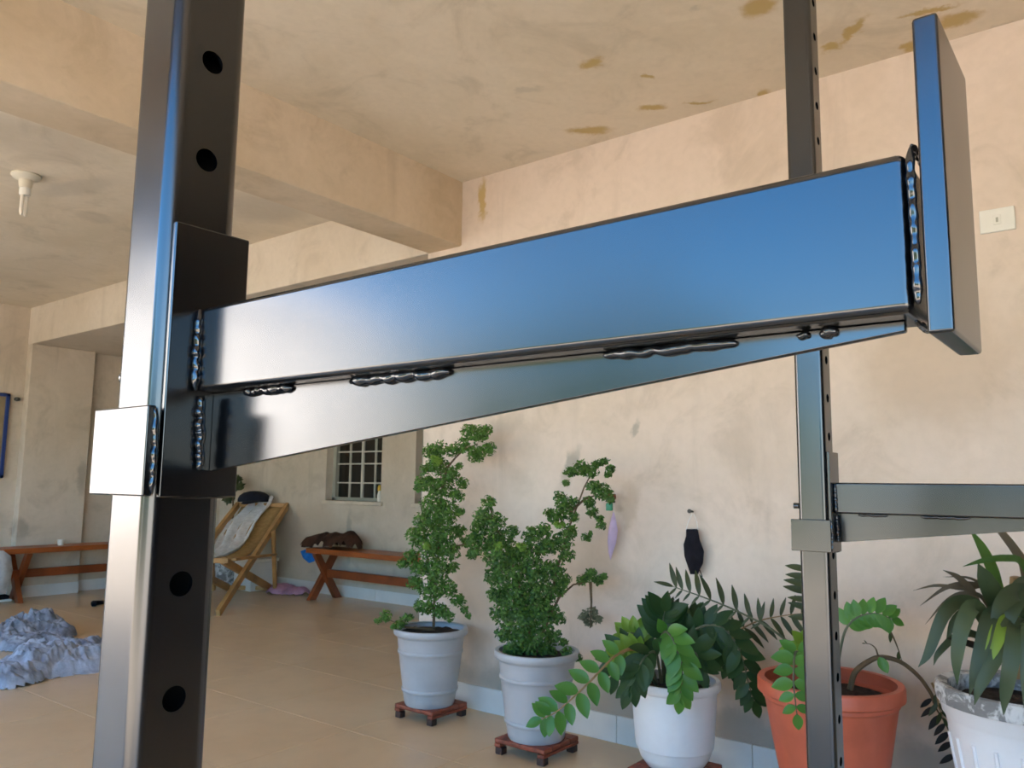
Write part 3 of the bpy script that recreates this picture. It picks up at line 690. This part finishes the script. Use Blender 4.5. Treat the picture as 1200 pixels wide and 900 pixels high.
frond(plant3, A3([(800, 802, .05), (838, 760, .10), (860, 743, .10), (885, 729, .02), (915, 722, -.06), (948, 718, -.14)]), 'zz_thin', 8, .090, .40, .005, 'st_o', ang=60, taper=.2, low=.8)

# terracotta pot and its plant
P4 = onx(972, 800, 2.70); P4 = Vector((P4.x, P4.y, 0)); D4 = depth(Vector((P4.x, P4.y, .45)))
R4 = 81*D4/FPX; Z4 = onplane(972, 796, P4, Vector((_f.x, _f.y, 0)))[2]
plant4 = thing('potted_zamioculcas', 'sparse leggy plant in terracotta pot behind the far upright', 'potted plant', tuple(P4))
def big_pot(r_, h): return [(r_*.56, 0), (r_*.58, .008)] + [(r_*(.58+.32*(k/10)**.9), .008+(h-.075)*k/10) for k in range(1, 11)] + [(r_*.905, h-.062), (r_*.93, h-.058), (r_*.93, h-.048), (r_*.955, h-.045), (r_, h-.040), (r_, h-.006), (r_*.985, h), (r_*.95, h)]
pot(plant4, P4, big_pot(R4, Z4), M['pot_t'], R4*.86, Z4-.050, .012, 64)
LOWSIDE = (1, -1)
def A4(l): return [at(px, py, D4+o) for px, py, o in l]
frond(plant4, A4([(945, 815, .0), (940, 775, -.10), (932, 765, -.18), (930, 800, -.24), (934, 838, -.25)]), 'zz_wide', 8, .064, .25, .006, ang=72)
frond(plant4, A4([(950, 812, .0), (945, 765, -.04), (938, 752, -.06)]), 'zz_y', 5, .075, .35, .006, ang=65)
frond(plant4, A4([(958, 810, .03), (935, 765, .05), (905, 738, .07), (880, 724, .08), (850, 710, .08), (822, 699, .08), (802, 692, .08), (788, 687, .08)]), 'zz_thin', 9, .082, .34, .005, 'st_d', ang=58, taper=.15, low=.5, sides=LOWSIDE)
frond(plant4, A4([(962, 808, .02), (955, 745, .05), (950, 700, .06), (947, 662, .07)]), 'zz_o', 7, .08, .45, .005, ang=78, taper=.1)
frond(plant4, A4([(978, 808, .0), (986, 755, -.02), (994, 733, -.03), (1008, 722, -.04), (1028, 719, -.05), (1046, 726, -.06)]), 'zz_wide', 8, .056, .38, .005, 'st_d', ang=62, taper=.2)
frond(plant4, A4([(1036, 727, -.05), (1046, 745, -.05), (1053, 762, -.04), (1057, 775, -.04)]), 'zz_o', 2, .045, .1, .0035, 'st_b', sides=(1,), tip=False, ang=25)
st4 = under(MB().tube(spline(A4([(996, 808, .0), (1002, 788, .0), (1018, 775, -.01), (1034, 770, -.02), (1056, 776, -.03), (1076, 792, -.04), (1088, 808, -.05), (1096, 822, -.05)]), 30), [.0095-.0045*i/30 for i in range(31)], 9).build('branch', M['st_b'], None), plant4)
frond(plant4, A4([(1029, 769, -.02), (1026, 760, -.02), (1020, 755, -.02), (1013, 754, -.02)]), 'zz_o', 1, .016, .8, .003, 'st_b', sides=(1,), tip=True)
leaf_child(st4, plant4, 'zz_wide', at(1030, 770, D4-.03), at(1039, 786, D4-.05)-at(1030, 770, D4-.03), (C0-P4).normalized(), .052)
frond(plant4, A4([(1090, 812, -.05), (1097, 830, -.06), (1108, 848, -.06), (1116, 868, -.06), (1122, 895, -.06)]), 'zz_k', 7, .056, .05, .0035, 'st_b', sides=(1,), ang=70, taper=.1, tip=True)
frond(plant4, A4([(1092, 800, -.05), (1098, 815, -.06), (1100, 828, -.07), (1106, 842, -.07)]), 'zz_o', 3, .05, .2, .004, 'st_o', ang=30)
for q in ((985, 800), (1003, 798), (1018, 797), (962, 797)):
    pass

# big weathered white pot with strap leaves at the right edge
P5 = onx(1206, 812, 2.68); P5 = Vector((P5.x, P5.y, 0)); D5 = depth(Vector((P5.x, P5.y, .45)))
R5 = 99*D5/FPX; Z5 = onplane(1204, 806, P5, Vector((_f.x, _f.y, 0)))[2]
plant5 = thing('potted_strap_plant', 'long strap-leaved plant in weathered white pot at the right edge', 'potted plant', tuple(P5))
pr5 = [(R5*.60, 0), (R5*.62, .01)] + [(R5*(.62+.27*k/10), .01+(Z5-.105)*k/10) for k in range(1, 11)] + [(R5*.905, Z5-.088), (R5*.93, Z5-.080), (R5*.95, Z5-.055), (R5*.985, Z5-.048)]
rim5 = [(R5*.985, Z5-.048), (R5, Z5-.03), (R5*.99, Z5-.004), (R5*.96, Z5), (R5*.86, Z5-.006)]
pot(plant5, P5, pr5, M['pot_w'], R5*.84, Z5-.05, .02, 64)
under(MB().lathe(rim5 + [(R5*.84, Z5-.03), (R5*.86, Z5-.05)], 64, tuple(P5), caps=False).build('rim', M['pot_r'], None), plant5)
for k in range(20):   # vertical flutes under the rim
    a = 2*math.pi*k/20
    pts = [(P5.x+math.cos(a)*R5*(.62+.27*f_)*1.0, P5.y+math.sin(a)*R5*(.62+.27*f_), .01+(Z5-.105)*f_) for f_ in (.12, .5, .9)]
    under(MB().tube(pts, [.006, .007, .006], 6).build('flute', M['pot_w'], None), plant5)
def A5(l): return [at(px, py, D5+o) for px, py, o in l]
def strap(pts, wpx, mat, fold=.30, n=18, face=None):
    pp = spline(A5(pts), n); w = wpx*D5/FPX*.5; vv = []; ff = []
    for i, p in enumerate(pp):
        t = (pp[min(i+1, n)]-pp[max(i-1, 0)]).normalized(); v_ = (C0-p).normalized() if face is None else face
        s_ = t.cross(v_).normalized(); nr = s_.cross(t)
        f_ = i/n; ww = w*(.55+.45*math.sin(math.pi*min(1, f_*1.15)))*(1 if f_ < .75 else max(.06, 1-((f_-.75)/.25)**1.8))
        vv += [p-s_*ww+nr*ww*fold, p, p+s_*ww+nr*ww*fold]
    for i in range(n):
        for k in (0, 1): ff.append((3*i+k, 3*i+k+1, 3*(i+1)+k+1, 3*(i+1)+k))
    under(MB().add(vv, ff, random.random()).build('leaf', M[mat], None, fix=False, angle=180), plant5)
random.seed(9)
straps = [  # (path from the heart outwards, width px, material)
 ([(1178, 770, .0), (1150, 715, -.03), (1125, 705, -.05), (1105, 722, -.07), (1088, 765, -.08), (1076, 782, -.08)], 15, 'stp_d'),
 ([(1178, 770, .02), (1155, 705, .02), (1130, 695, .02), (1108, 705, .02), (1084, 732, .02)], 5, 'stp_o'),
 ([(1185, 760, .03), (1160, 695, .05), (1140, 685, .05), (1110, 688, .05), (1078, 710, .05)], 7, 'stp_o'),
 ([(1185, 750, .04), (1165, 690, .06), (1130, 690, .06), (1098, 686, .06), (1070, 692, .06)], 5, 'stp_o'),
 ([(1185, 750, .02), (1150, 715, .03), (1138, 692, .03), (1122, 676, .03), (1105, 668, .03)], 9, 'stp_o'),
 ([(1190, 740, .02), (1170, 690, .0), (1162, 665, -.02), (1150, 640, -.03), (1135, 618, -.04)], 13, 'stp_g'),
 ([(1205, 720, .02), (1200, 665, .0), (1190, 645, -.02), (1172, 622, -.03), (1160, 610, -.03)], 10, 'stp_o'),
 ([(1215, 700, .0), (1198, 660, -.05), (1178, 654, -.07), (1152, 657, -.08), (1128, 664, -.08)], 8, 'stp_g'),
 ([(1180, 740, .0), (1168, 705, -.05), (1156, 680, -.06), (1146, 660, -.06)], 22, 'stp_d'),
 ([(1175, 770, -.02), (1150, 720, -.10), (1138, 712, -.13), (1126, 740, -.15), (1121, 775, -.16), (1122, 803, -.16)], 17, 'stp_d'),
 ([(1185, 765, -.02), (1170, 725, -.10), (1160, 722, -.14), (1150, 760, -.17), (1142, 790, -.18), (1136, 815, -.18)], 16, 'stp_d'),
 ([(1190, 770, -.03), (1192, 735, -.12), (1190, 740, -.18), (1184, 780, -.21), (1178, 815, -.21), (1176, 838, -.21)], 17, 'stp_d'),
 ([(1200, 760, -.03), (1196, 720, -.10), (1182, 735, -.16), (1164, 775, -.19), (1148, 805, -.20), (1142, 826, -.20)], 16, 'stp_d'),
 ([(1200, 760, -.05), (1190, 730, -.12), (1174, 735, -.16), (1163, 760, -.18), (1154, 786, -.18)], 18, 'zz_y'),
 ([(1205, 770, -.05), (1206, 730, -.14), (1208, 740, -.20), (1204, 790, -.23), (1200, 830, -.24)], 18, 'stp_d'),
 ([(1210, 740, -.03), (1205, 700, -.08), (1188, 695, -.12), (1172, 710, -.14), (1160, 735, -.15)], 20, 'stp_d'),
 ([(1215, 735, .0), (1212, 690, -.05), (1198, 690, -.10), (1186, 715, -.14), (1182, 745, -.15)], 22, 'stp_d'),
 ([(1190, 765, .05), (1165, 730, .06), (1140, 715, .06), (1118, 728, .06), (1108, 760, .06)], 12, 'stp_d'),
 ([(1170, 775, .0), (1145, 745, -.02), (1122, 745, -.03), (1100, 765, -.04), (1094, 780, -.04)], 9, 'stp_d'),
 ([(1172, 780, .0), (1150, 760, -.02), (1128, 752, -.03), (1110, 748, -.04)], 8, 'zz_k'),
 ([(1190, 750, .06), (1175, 700, .08), (1160, 690, .08), (1135, 677, .08), (1105, 676, .08)], 4, 'stp_o'),
 ([(1215, 760, .0), (1230, 700, -.05), (1245, 690, -.1), (1262, 720, -.12), (1270, 770, -.12)], 18, 'stp_d'),
 ([(1220, 750, .05), (1230, 680, .05), (1240, 640, .05), (1262, 620, .05)], 14, 'stp_g'),
 ([(1215, 770, -.05), (1228, 735, -.12), (1236, 760, -.18), (1240, 815, -.2)], 18, 'stp_d'),
 ([(1200, 775, .06), (1190, 735, .10), (1165, 720, .12), (1150, 735, .12)], 16, 'stp_d')]
for a in straps: strap(*a)
under(MB().tube(A5([(1190, 790, .0), (1194, 740, -.02), (1192, 700, -.03), (1190, 676, -.03)]), [.030, .024, .022, .012], 10, jit=.12).build('stalk', M['st_o'], None), plant5)

# ------------------------------------------------------------------ things on the right wall
def pillow(mb, outline, X, thick):   # lens-shaped hanging cloth: outline in (y,z), bulging towards -x
    n = len(outline); cy = sum(p[0] for p in outline)/n; cz = sum(p[1] for p in outline)/n; vv = []; ff = []; R_ = 5
    for side in (-1, 1):
        base = len(vv); vv.append((X+side*thick, cy, cz))
        for i in range(1, R_+1):
            for y, z_ in outline:
                f_ = i/R_; wob = .12*noise.noise(Vector((y*25, z_*25, side)))
                vv.append((X+side*thick*(1-f_*f_)*(1+wob), cy+(y-cy)*f_, cz+(z_-cz)*f_))
        ff += [(base, base+1+k, base+1+(k+1) % n) for k in range(n)]
        ff += [(base+1+(i-1)*n+k, base+1+i*n+k, base+1+i*n+(k+1) % n, base+1+(i-1)*n+(k+1) % n) for i in range(1, R_) for k in range(n)]
    return mb.add(vv, ff)
bm_ = thing('face_mask', 'black cloth face mask hanging by white strings from a nail', 'face mask', (XN-.03, 1.42, .70), 'face masks on the wall')
ol = [onx(px, py, XN-.03) for px, py in ((804, 620), (818, 620), (820, 632), (825, 646), (824, 660), (820, 668), (818, 673), (809, 673), (806, 664), (802, 652), (801, 638), (804, 628))]
under(pillow(MB(), [(p.y, p.z) for p in ol], XN-.03, .018).build('mask_cloth', M['blackcloth'], None), bm_)
for a, b in (((811, 602), (804, 621)), ((813, 602), (818, 621))):
    under(MB().tube([onx(*a, XN-.022), onx((a[0]+b[0])/2+(1 if b[0] > 811 else -1), (a[1]+b[1])/2, XN-.027), onx(*b, XN-.03)], .0016, 6).build('string', M['cord'], None), bm_)
under(MB().tube([onx(820, 668, XN-.03), onx(823, 676, XN-.035)], .002, 6).build('string', M['blackcloth'], None), bm_)
nl = thing('nail', 'dark nail in the plaster holding the black mask', 'nail', tuple(onx(812, 600, XN)))
q = onx(812, 600, XN); under(MB().tube([(q.x+.01, q.y, q.z), (q.x-.03, q.y, q.z+.004)], .004, 8).build('shank', M['darkmetal'], None), nl)
under(MB().tube([(q.x-.03, q.y, q.z+.004), (q.x-.034, q.y, q.z+.004)], .0085, 10).build('head', M['darkmetal'], None), nl)
lm = thing('face_mask', 'lilac cloth face mask hanging folded beside the bushy shrub', 'face mask', (XN-.03, 1.8, .74), 'face masks on the wall')
ol = [onx(px, py, XN-.028) for px, py in ((719, 598), (722, 610), (724, 622), (722, 636), (718, 648), (715.5, 657), (713, 648), (712, 634), (713, 620), (716, 608))]
under(pillow(MB(), [(p.y, p.z) for p in ol], XN-.028, .016).build('mask_cloth', M['lilac'], None), lm)
under(MB().tube([onx(720, 590, XN-.03), onx(719, 600, XN-.028)], .0016, 6).build('string', M['cord'], None), lm)
hk = thing('wall_hook', 'small rusty hook with green clip above the lilac mask', 'hook', tuple(onx(719, 588, XN)))
q = onx(720, 588, XN)
under(MB().tube([(q.x+.01, q.y, q.z), (q.x-.03, q.y, q.z), (q.x-.04, q.y, q.z+.012)], .005, 8).build('shank', M['darkmetal'], None), hk)
under(MB().box(tuple(onx(717, 582, XN-.03)-Vector((.012, .015, .012))), tuple(onx(717, 582, XN-.03)+Vector((.012, .015, .012)))).build('bracket', M['rust'], None, bevel=.004), hk)
under(MB().box(tuple(onx(714, 594, XN-.03)-Vector((.008, .014, .016))), tuple(onx(714, 594, XN-.03)+Vector((.008, .014, .016)))).build('clip', M['green_pl'], None, bevel=.004), hk)
# switch plate
sw = thing('switch_plate', 'white horizontal switch plate high on the cream wall', 'light switch', (XN, .323, 1.932))
a = onx(1147.5, 250, XN); b = onx(1190, 258, XN)
zc = (onx(1168, 245.5, XN).z+onx(1168, 271.5, XN).z)/2; hh = .0395
under(MB().box((XN-.009, b.y, zc-hh), (XN+.001, a.y, zc+hh)).build('plate', M['white'], None, bevel=.003), sw)
cy = (a.y+b.y)/2
under(MB().box((XN-.013, cy-.011, zc-.016), (XN-.009, cy+.011, zc+.016)).build('rocker', M['white'], None, bevel=.0015, seg=1), sw)
under(MB().box((XN-.0142, cy-.004, zc-.009), (XN-.0128, cy+.003, zc+.007)).build('mark', M['wframe'], None, smooth=False), sw)

# ------------------------------------------------------------------ ceiling lamp
q = onz(31, 205, ZC)
lp = thing('ceiling_lamp', 'cream porcelain ceiling socket with a bare tube lamp', 'ceiling lamp', (q.x, q.y, ZC))
under(MB().lathe([(.068, 0), (.070, -.008), (.060, -.020), (.034, -.030), (.030, -.060), (.028, -.072), (.001, -.073)], 32, (q.x, q.y, ZC), caps=False).build('socket', M['porcelain'], None), lp)
under(MB().lathe([(.026, -.073), (.027, -.10), (.024, -.112)], 24, (q.x, q.y, ZC)).build('lamp_base', M['white'], None), lp)
for dx, dy in ((-.012, -.006), (.012, .006)):
    under(MB().tube([(q.x+dx, q.y+dy, ZC-.11), (q.x+dx, q.y+dy, ZC-.20), (q.x+dx*.9, q.y+dy*.9, ZC-.218)], [.0095, .0095, .005], 12).build('lamp_tube', M['bulb'], None), lp)

# ------------------------------------------------------------------ benches
def bench(label, origin, rot, L, trestles, z1=.455, w=.30):
    """seat runs along local +x from 0 to L, centred on local y=0"""
    t = thing('wooden_bench', label, 'bench', (origin[0], origin[1], 0), 'wooden benches along the walls'); t.rotation_euler = (0, 0, rot)
    def put(mb, nm, mat, bev=.004): o = mb.build(nm, M[mat], t, bevel=bev, seg=2); return o
    for k in (-1, 1): put(MB().box((0, k*w/4-w/4+.002, z1-.045), (L, k*w/4+w/4-.002, z1)), 'seat_plank', 'bench')
    for x in trestles:
        for s_ in (-1, 1):
            d = .028*s_+.0
            put(MB().prism([(s_*.13-.035, z1-.046), (s_*.13+.035, z1-.046), (-s_*.13+.04, 0), (-s_*.13-.04, 0)], 'x', x+(.0 if s_ > 0 else .046), x+(.044 if s_ > 0 else .09)), 'leg', 'bench_d')
    put(MB().box((trestles[0]+.091, -.02, .195), (trestles[-1]-.001, .02, .265)), 'stretcher', 'bench_d')
    return t
bench('orange varnished bench with crossed legs beneath the barred window', (4.84, 6.0), -math.pi/2, 2.1, (.06, 1.95))
bench('orange varnished bench along the back wall, left of the near upright', (1.2, 7.70), 0, 3.2, (.4, 1.735, 3.0))

# ------------------------------------------------------------------ cloth heaps
def heap(name, label, cat, pts, h, mat, seedv, ridge=14., base=.015, z0=0., n=46, group=None, fine=1.):
    """crumpled cloth over a polygon-like cluster of discs (x, y, radius, height factor)"""
    x0 = min(p[0]-p[2] for p in pts); x1 = max(p[0]+p[2] for p in pts); y0 = min(p[1]-p[2] for p in pts); y1 = max(p[1]+p[2] for p in pts)
    st = max(x1-x0, y1-y0)/n; nx = int((x1-x0)/st)+1; ny = int((y1-y0)/st)+1; idx = {}; vv = []; ff = []; S_ = Vector((seedv, seedv*1.7, 0))
    for i in range(nx+1):
        for j in range(ny+1):
            x = x0+i*st; y = y0+j*st; d = -9; hf = 0
            wv = noise.noise(Vector((x*7, y*7, seedv)))*.25
            for px, py, r_, k in pts:
                q_ = 1-math.hypot(x-px, y-py)/r_+wv
                if q_ > 0: hf = max(hf, k*min(1, q_*1.6)**.6)
                d = max(d, q_)
            if d < -.02: continue
            v3 = Vector((x, y, 0))
            r1 = 1-abs(noise.noise(v3*ridge*.45+S_))*2.4; r2 = 1-abs(noise.noise(v3*ridge+S_*2)); r3 = 1-abs(noise.noise(Vector((x*ridge*2.4, y*ridge*1.2, seedv))))
            z = base+h*hf*(.25+.34*max(0, r1)+.34*max(0, r2*1.6-.6)+.26*max(0, r3*1.8-.8)*fine) if d > 0 else .002
            idx[(i, j)] = len(vv); vv.append((x+.01*noise.noise(v3*9), y+.01*noise.noise(v3*9+Vector((5, 5, 5))), z0+z*min(1, max(0, d)*6+.12)))
    for i in range(nx):
        for j in range(ny):
            q_ = [(i, j), (i+1, j), (i+1, j+1), (i, j+1)]
            if all(a in idx for a in q_): ff.append(tuple(idx[a] for a in q_))
    o = MB().add(vv, ff).build(name, M[mat], None, fix=True, angle=180)
    md = o.modifiers.new('thick', 'SOLIDIFY'); md.thickness = .006; md.offset = -1 if z0 == 0 and base < .02 else 0
    sb = o.modifiers.new('sub', 'SUBSURF'); sb.levels = 1; sb.render_levels = 1
    return tag(o, label, cat, group)
def fl2(px, py): p = onz(px, py, 0.0); return p.x, p.y
heap('crumpled_garment', 'pale grey-blue garment crumpled on the tiles, the near one', 'clothing', [
    (*fl2(10, 800), .16, .7), (*fl2(35, 790), .20, 1.), (*fl2(65, 785), .22, 1.), (*fl2(95, 782), .20, .8), (*fl2(60, 768), .22, .7), (*fl2(100, 766), .22, .6), (*fl2(125, 772), .22, .5), (*fl2(40, 770), .14, .6)], .13, 'denim', 3.1, 19, n=100, group='garments on the floor')
heap('crumpled_garment', 'grey-blue garment crumpled on the tiles farther back', 'clothing', [
    (*fl2(2, 756), .17, .5), (*fl2(22, 748), .20, .9), (*fl2(45, 743), .20, 1.1), (*fl2(64, 746), .13, .6), (*fl2(30, 757), .18, .5), (*fl2(60, 757), .14, .35)], .13, 'denim_d', 8.3, 19, n=90, group='garments on the floor')

# ------------------------------------------------------------------ deck chair
Af = onz(255, 722, 0.0); dirL = Vector((.80, .60, 0)).normalized(); nW = Vector((-dirL.y, dirL.x, 0))
def near(px, py, off=0.0): return onplane(px, py, Af+nW*off, nW)
Tp = near(337, 592); Wd = .50
ch = thing('deck_chair', 'blond wooden folding deck chair with tan sling facing left', 'chair', tuple(Af))
def bar(a, b, w=.019, d=.03, nm='rail', mat='chair'):
    a = Vector(a); b = Vector(b); t = (b-a).normalized(); s_ = nW; u_ = t.cross(s_).normalized(); s2 = u_.cross(t)
    vv = [p+s2*i*w+u_*j*d for p in (a, b) for i, j in ((-1, -1), (1, -1), (1, 1), (-1, 1))]
    return under(MB().add(vv, [(0, 1, 2, 3), (7, 6, 5, 4)] + [(k, 4+k, 4+(k+1) % 4, (k+1) % 4) for k in range(4)]).build(nm, M[mat], None, bevel=.004, seg=1), ch)
Sf = near(268, 657); Sr = near(322, 700); Sr.z = .03; Pt = near(315, 622); Pb = near(317, 697); Pb.z = .02
ArmA = near(268, 657); ArmB = near(317, 651)
for off, nm in ((0, 0), (Wd, 1)):
    o_ = nW*off
    bar(Af+o_+Vector((0, 0, .02)), Tp+o_, nm='back_rail')
    bar(Sf+o_+nW*.045*(1-2*nm), Sr+o_+nW*.045*(1-2*nm), nm='seat_rail')
    bar(Pt+o_-nW*.042*(1-2*nm), Pb+o_-nW*.042*(1-2*nm), .016, .022, nm='prop')
    bar(ArmA+o_-nW*.042*(1-2*nm)+Vector((0, 0, .01)), ArmB+o_-nW*.042*(1-2*nm)+Vector((0, 0, .01)), .02, .012, nm='armrest')
bar(Tp, Tp+nW*Wd, .018, .02, nm='top_bar'); bar(Sf, Sf+nW*Wd, .016, .02, nm='front_bar'); bar(Sr, Sr+nW*Wd, .016, .02, nm='rear_bar')
def sling_pt(f_): p = Tp.lerp(Sf, f_); return p-Vector((0, 0, .16*math.sin(math.pi*f_)**.9))+dirL*.02
mb = MB(); n = 20; vv = []
for i in range(n+1):
    for k in range(5): vv.append(sling_pt(i/n)+nW*(.04+(Wd-.08)*k/4))
sl_ = under(mb.add(vv, [(i*5+k, i*5+k+1, (i+1)*5+k+1, (i+1)*5+k) for i in range(n) for k in range(4)]).build('sling', M['canvas'], None), ch)
sl_.modifiers.new('t', 'SOLIDIFY').thickness = .004
# towel over the sling, cap on top of it
vv = []; n = 34; m_ = 14
for i in range(n+1):
    for k in range(m_+1):
        f_ = -.03+.88*i/n; p = sling_pt(max(0, f_))+nW*(.15+.06*f_+(.24+.05*math.sin(f_*6))*k/m_+.03*math.sin(f_*9))
        up = Vector((-.45, -.35, .8))
        p = p+up*(.034+.032*math.sin(k*1.25+f_*4)+.018*noise.noise(Vector((i*.35, k*.6, 3))))+Vector((0, 0, .04 if f_ < 0 else 0))
        vv.append(p)
tw = MB().add(vv, [(i*(m_+1)+k, i*(m_+1)+k+1, (i+1)*(m_+1)+k+1, (i+1)*(m_+1)+k) for i in range(n) for k in range(m_)]).build('towel', M['towel'], None, angle=180)
tw.modifiers.new('t', 'SOLIDIFY').thickness = .006; tag(tw, 'white striped towel draped down the deck chair sling', 'towel')
cp = Tp+nW*.34+Vector((0, 0, .03))
mb = MB(); prof = [(.16, 0), (.158, .03), (.14, .065), (.105, .09), (.05, .105), (.002, .108)]
capo = thing('cap', 'dark navy cap perched on top of the deck chair', 'cap', tuple(cp))
under(mb.lathe(prof, 24, tuple(cp), caps=False).build('crown', M['navy'], None), capo)
under(MB().tube([cp+Vector((-.05, -.10, .01)), cp+Vector((-.15, -.14, .0)), cp+Vector((-.22, -.16, -.015))], [.09, .08, .04], 14, sx=.12).build('visor', M['navy'], None), capo)
# dried potted plant hidden behind the chair back
dp = onx(272, 588, XW-.22)
dpl = thing('potted_plant', 'dry leggy houseplant half hidden behind the deck chair', 'potted plant', (dp.x, dp.y, 0))
under(MB().lathe(ribbed(.12, .16, .40, .18, (.1,)), 28, (dp.x, dp.y, 0)).build('pot', M['pot_r'], None), dpl)
mb = MB(); random.seed(4)
for px, py, rp in ((270, 572, 9), (276, 562, 7), (281, 570, 5), (272, 556, 6), (268, 585, 6)): leafblob(mb, onx(px, py, dp.x), rp*depth(dp)/FPX, 26, .07)
stuff(under(mb.build('foliage', M['zz_o'], None, smooth=False, fix=False), dpl))
under(MB().tube([(dp.x, dp.y, .38), (dp.x+.02, dp.y, .7), onx(273, 565, dp.x)], [.012, .01, .006], 7).build('stem', M['st_b'], None), dpl)

bxp = onz(304, 690, 0.0); bxc = Vector((min(bxp.x, XW-.25), bxp.y+.0, 0))
sbx = thing('storage_box', 'plain white lidded box on the floor behind the deck chair', 'box', tuple(bxc))
under(MB().box((bxc.x-.15, bxc.y-.13, 0), (bxc.x+.15, bxc.y+.15, .27)).build('body', M['base'], None, bevel=.008), sbx)
under(MB().box((bxc.x-.16, bxc.y-.14, .27), (bxc.x+.16, bxc.y+.16, .30)).build('lid', M['white'], None, bevel=.006), sbx)
# things lying on and near the bench under the window
def hz(px, py, X): p = onx(px, py, X); return p
heap('dark_bag', 'dark brown cloth bundle lying on the end of the window bench', 'cloth bundle', [(4.84, 5.92, .17, .9), (4.84, 5.72, .17, 1.1), (4.86, 5.60, .13, 1.2), (4.80, 6.04, .12, .6)], 0.115, 'brown_cl', 5.2, 9, .02, .456, 30)
bc = thing('blue_cloth', 'bright blue cloth hanging off the end of the window bench', 'cloth', tuple(onx(362, 650, 4.80)))
ol = [onx(px, py, 4.80) for px, py in ((352, 646), (360, 643), (370, 643), (374, 650), (368, 658), (362, 660), (355, 654))]
under(pillow(MB(), [(p.y, p.z) for p in ol], 4.80, .03).build('cloth', M['blue_cl'], None), bc)
ps = onz(335, 692, 0.0)
heap('pink_cloth', 'pink cloth lying on the floor behind the deck chair', 'cloth', [(4.84, 6.52, .15, .8), (4.86, 6.34, .14, .6)], .10, 'pink_cl', 6.6, 9, .012, 0, 30)

# ------------------------------------------------------------------ back wall bits
fr = thing('framed_board', 'brown board with blue frame on the back wall at the left edge', 'notice board', (2.5, YB-.02, 1.1))
fx1 = ony(11, 470, YB-.03).x; fz1 = ony(8, 461, YB-.03).z; fx0, fz0 = fx1-.9, fz1-.75
under(MB().box((fx0, YB-.03, fz0), (fx1, YB, fz1)).build('board', M['board'], None, smooth=False), fr)
for a, b in (((fx0, fz0), (fx0+.03, fz1)), ((fx1-.03, fz0), (fx1, fz1)), ((fx0, fz0), (fx1, fz0+.03)), ((fx0, fz1-.03), (fx1, fz1))):
    under(MB().box((a[0], YB-.045, a[1]), (b[0], YB-.001, b[1])).build('frame', M['blue_fr'], None, bevel=.003, seg=1), fr)
q = ony(18, 468, YB)
kn = thing('coat_hook', 'small dark knob on the back wall beside the blue frame', 'hook', tuple(q))
under(MB().tube([(q.x, YB+.01, q.z), (q.x, YB-.03, q.z)], .012, 10).build('shank', M['darkmetal'], None), kn)
under(MB().lathe([(.001, -.02), (.022, -.014), (.026, 0), (.02, .014), (.001, .02)], 16, (q.x, YB-.04, q.z), caps=False).build('head', M['darkmetal'], None), kn)
q = ony(71, 637, 7.68)
cu = thing('paper_cup', 'small crumpled white cup on the back wall bench', 'cup', (q.x, 7.68, .456))
under(MB().lathe([(.022, 0), (.03, .045), (.026, .05), (.02, .01)], 16, (q.x, 7.68, .456), caps=False).build('body', M['white'], None), cu)
under(MB().lathe([(.031, .044), (.033, .05), (.029, .052)], 16, (q.x, 7.68, .456), caps=False).build('rim', M['white'], None), cu)
# pale cloth bag hanging at the bench's left trestle, dark shoe below
ol = [ony(px, py, 7.52) for px, py in ((-14, 646), (4, 645), (13, 652), (15, 668), (12, 682), (6, 696), (-8, 698), (-20, 690), (-22, 665))]
cl_ = MB(); n_ = len(ol)
cbag = pillow(MB(), [(p.x, p.z) for p in ol], 0, .05)
cbag.v = [(v[1], 7.52+v[0], v[2]) for v in cbag.v]
tag(cbag.build('hanging_cloth', M['greycl'], None), 'pale grey cloth hanging beside the left bench trestle', 'cloth')
sp = onz(3, 705, 0.0)
sh = thing('shoe', 'black shoe with white sole on the floor at the far left', 'shoe', (sp.x, sp.y, 0))
under(MB().box((sp.x-.20, sp.y-.04, 0), (sp.x+.06, sp.y+.05, .02)).build('sole', M['white'], None, bevel=.009), sh)
under(MB().tube([(sp.x-.19, sp.y+.005, .05), (sp.x-.10, sp.y+.005, .055), (sp.x-.02, sp.y+.005, .04), (sp.x+.045, sp.y+.005, .033)], [.035, .042, .034, .015], 12).build('upper', M['blackcloth'], None), sh)
sp = onz(110, 711, 0.0)
tag(MB().tube([(sp.x, sp.y, .012), (sp.x+.02, sp.y+.05, .02), (sp.x+.06, sp.y+.08, .015), (sp.x+.2, sp.y+.1, .012)], [.018, .024, .02, .012], 10, jit=.1).build('sandal_strap', M['blackcloth'], None), 'dark strap lying on the tiles beside the near upright', 'strap')
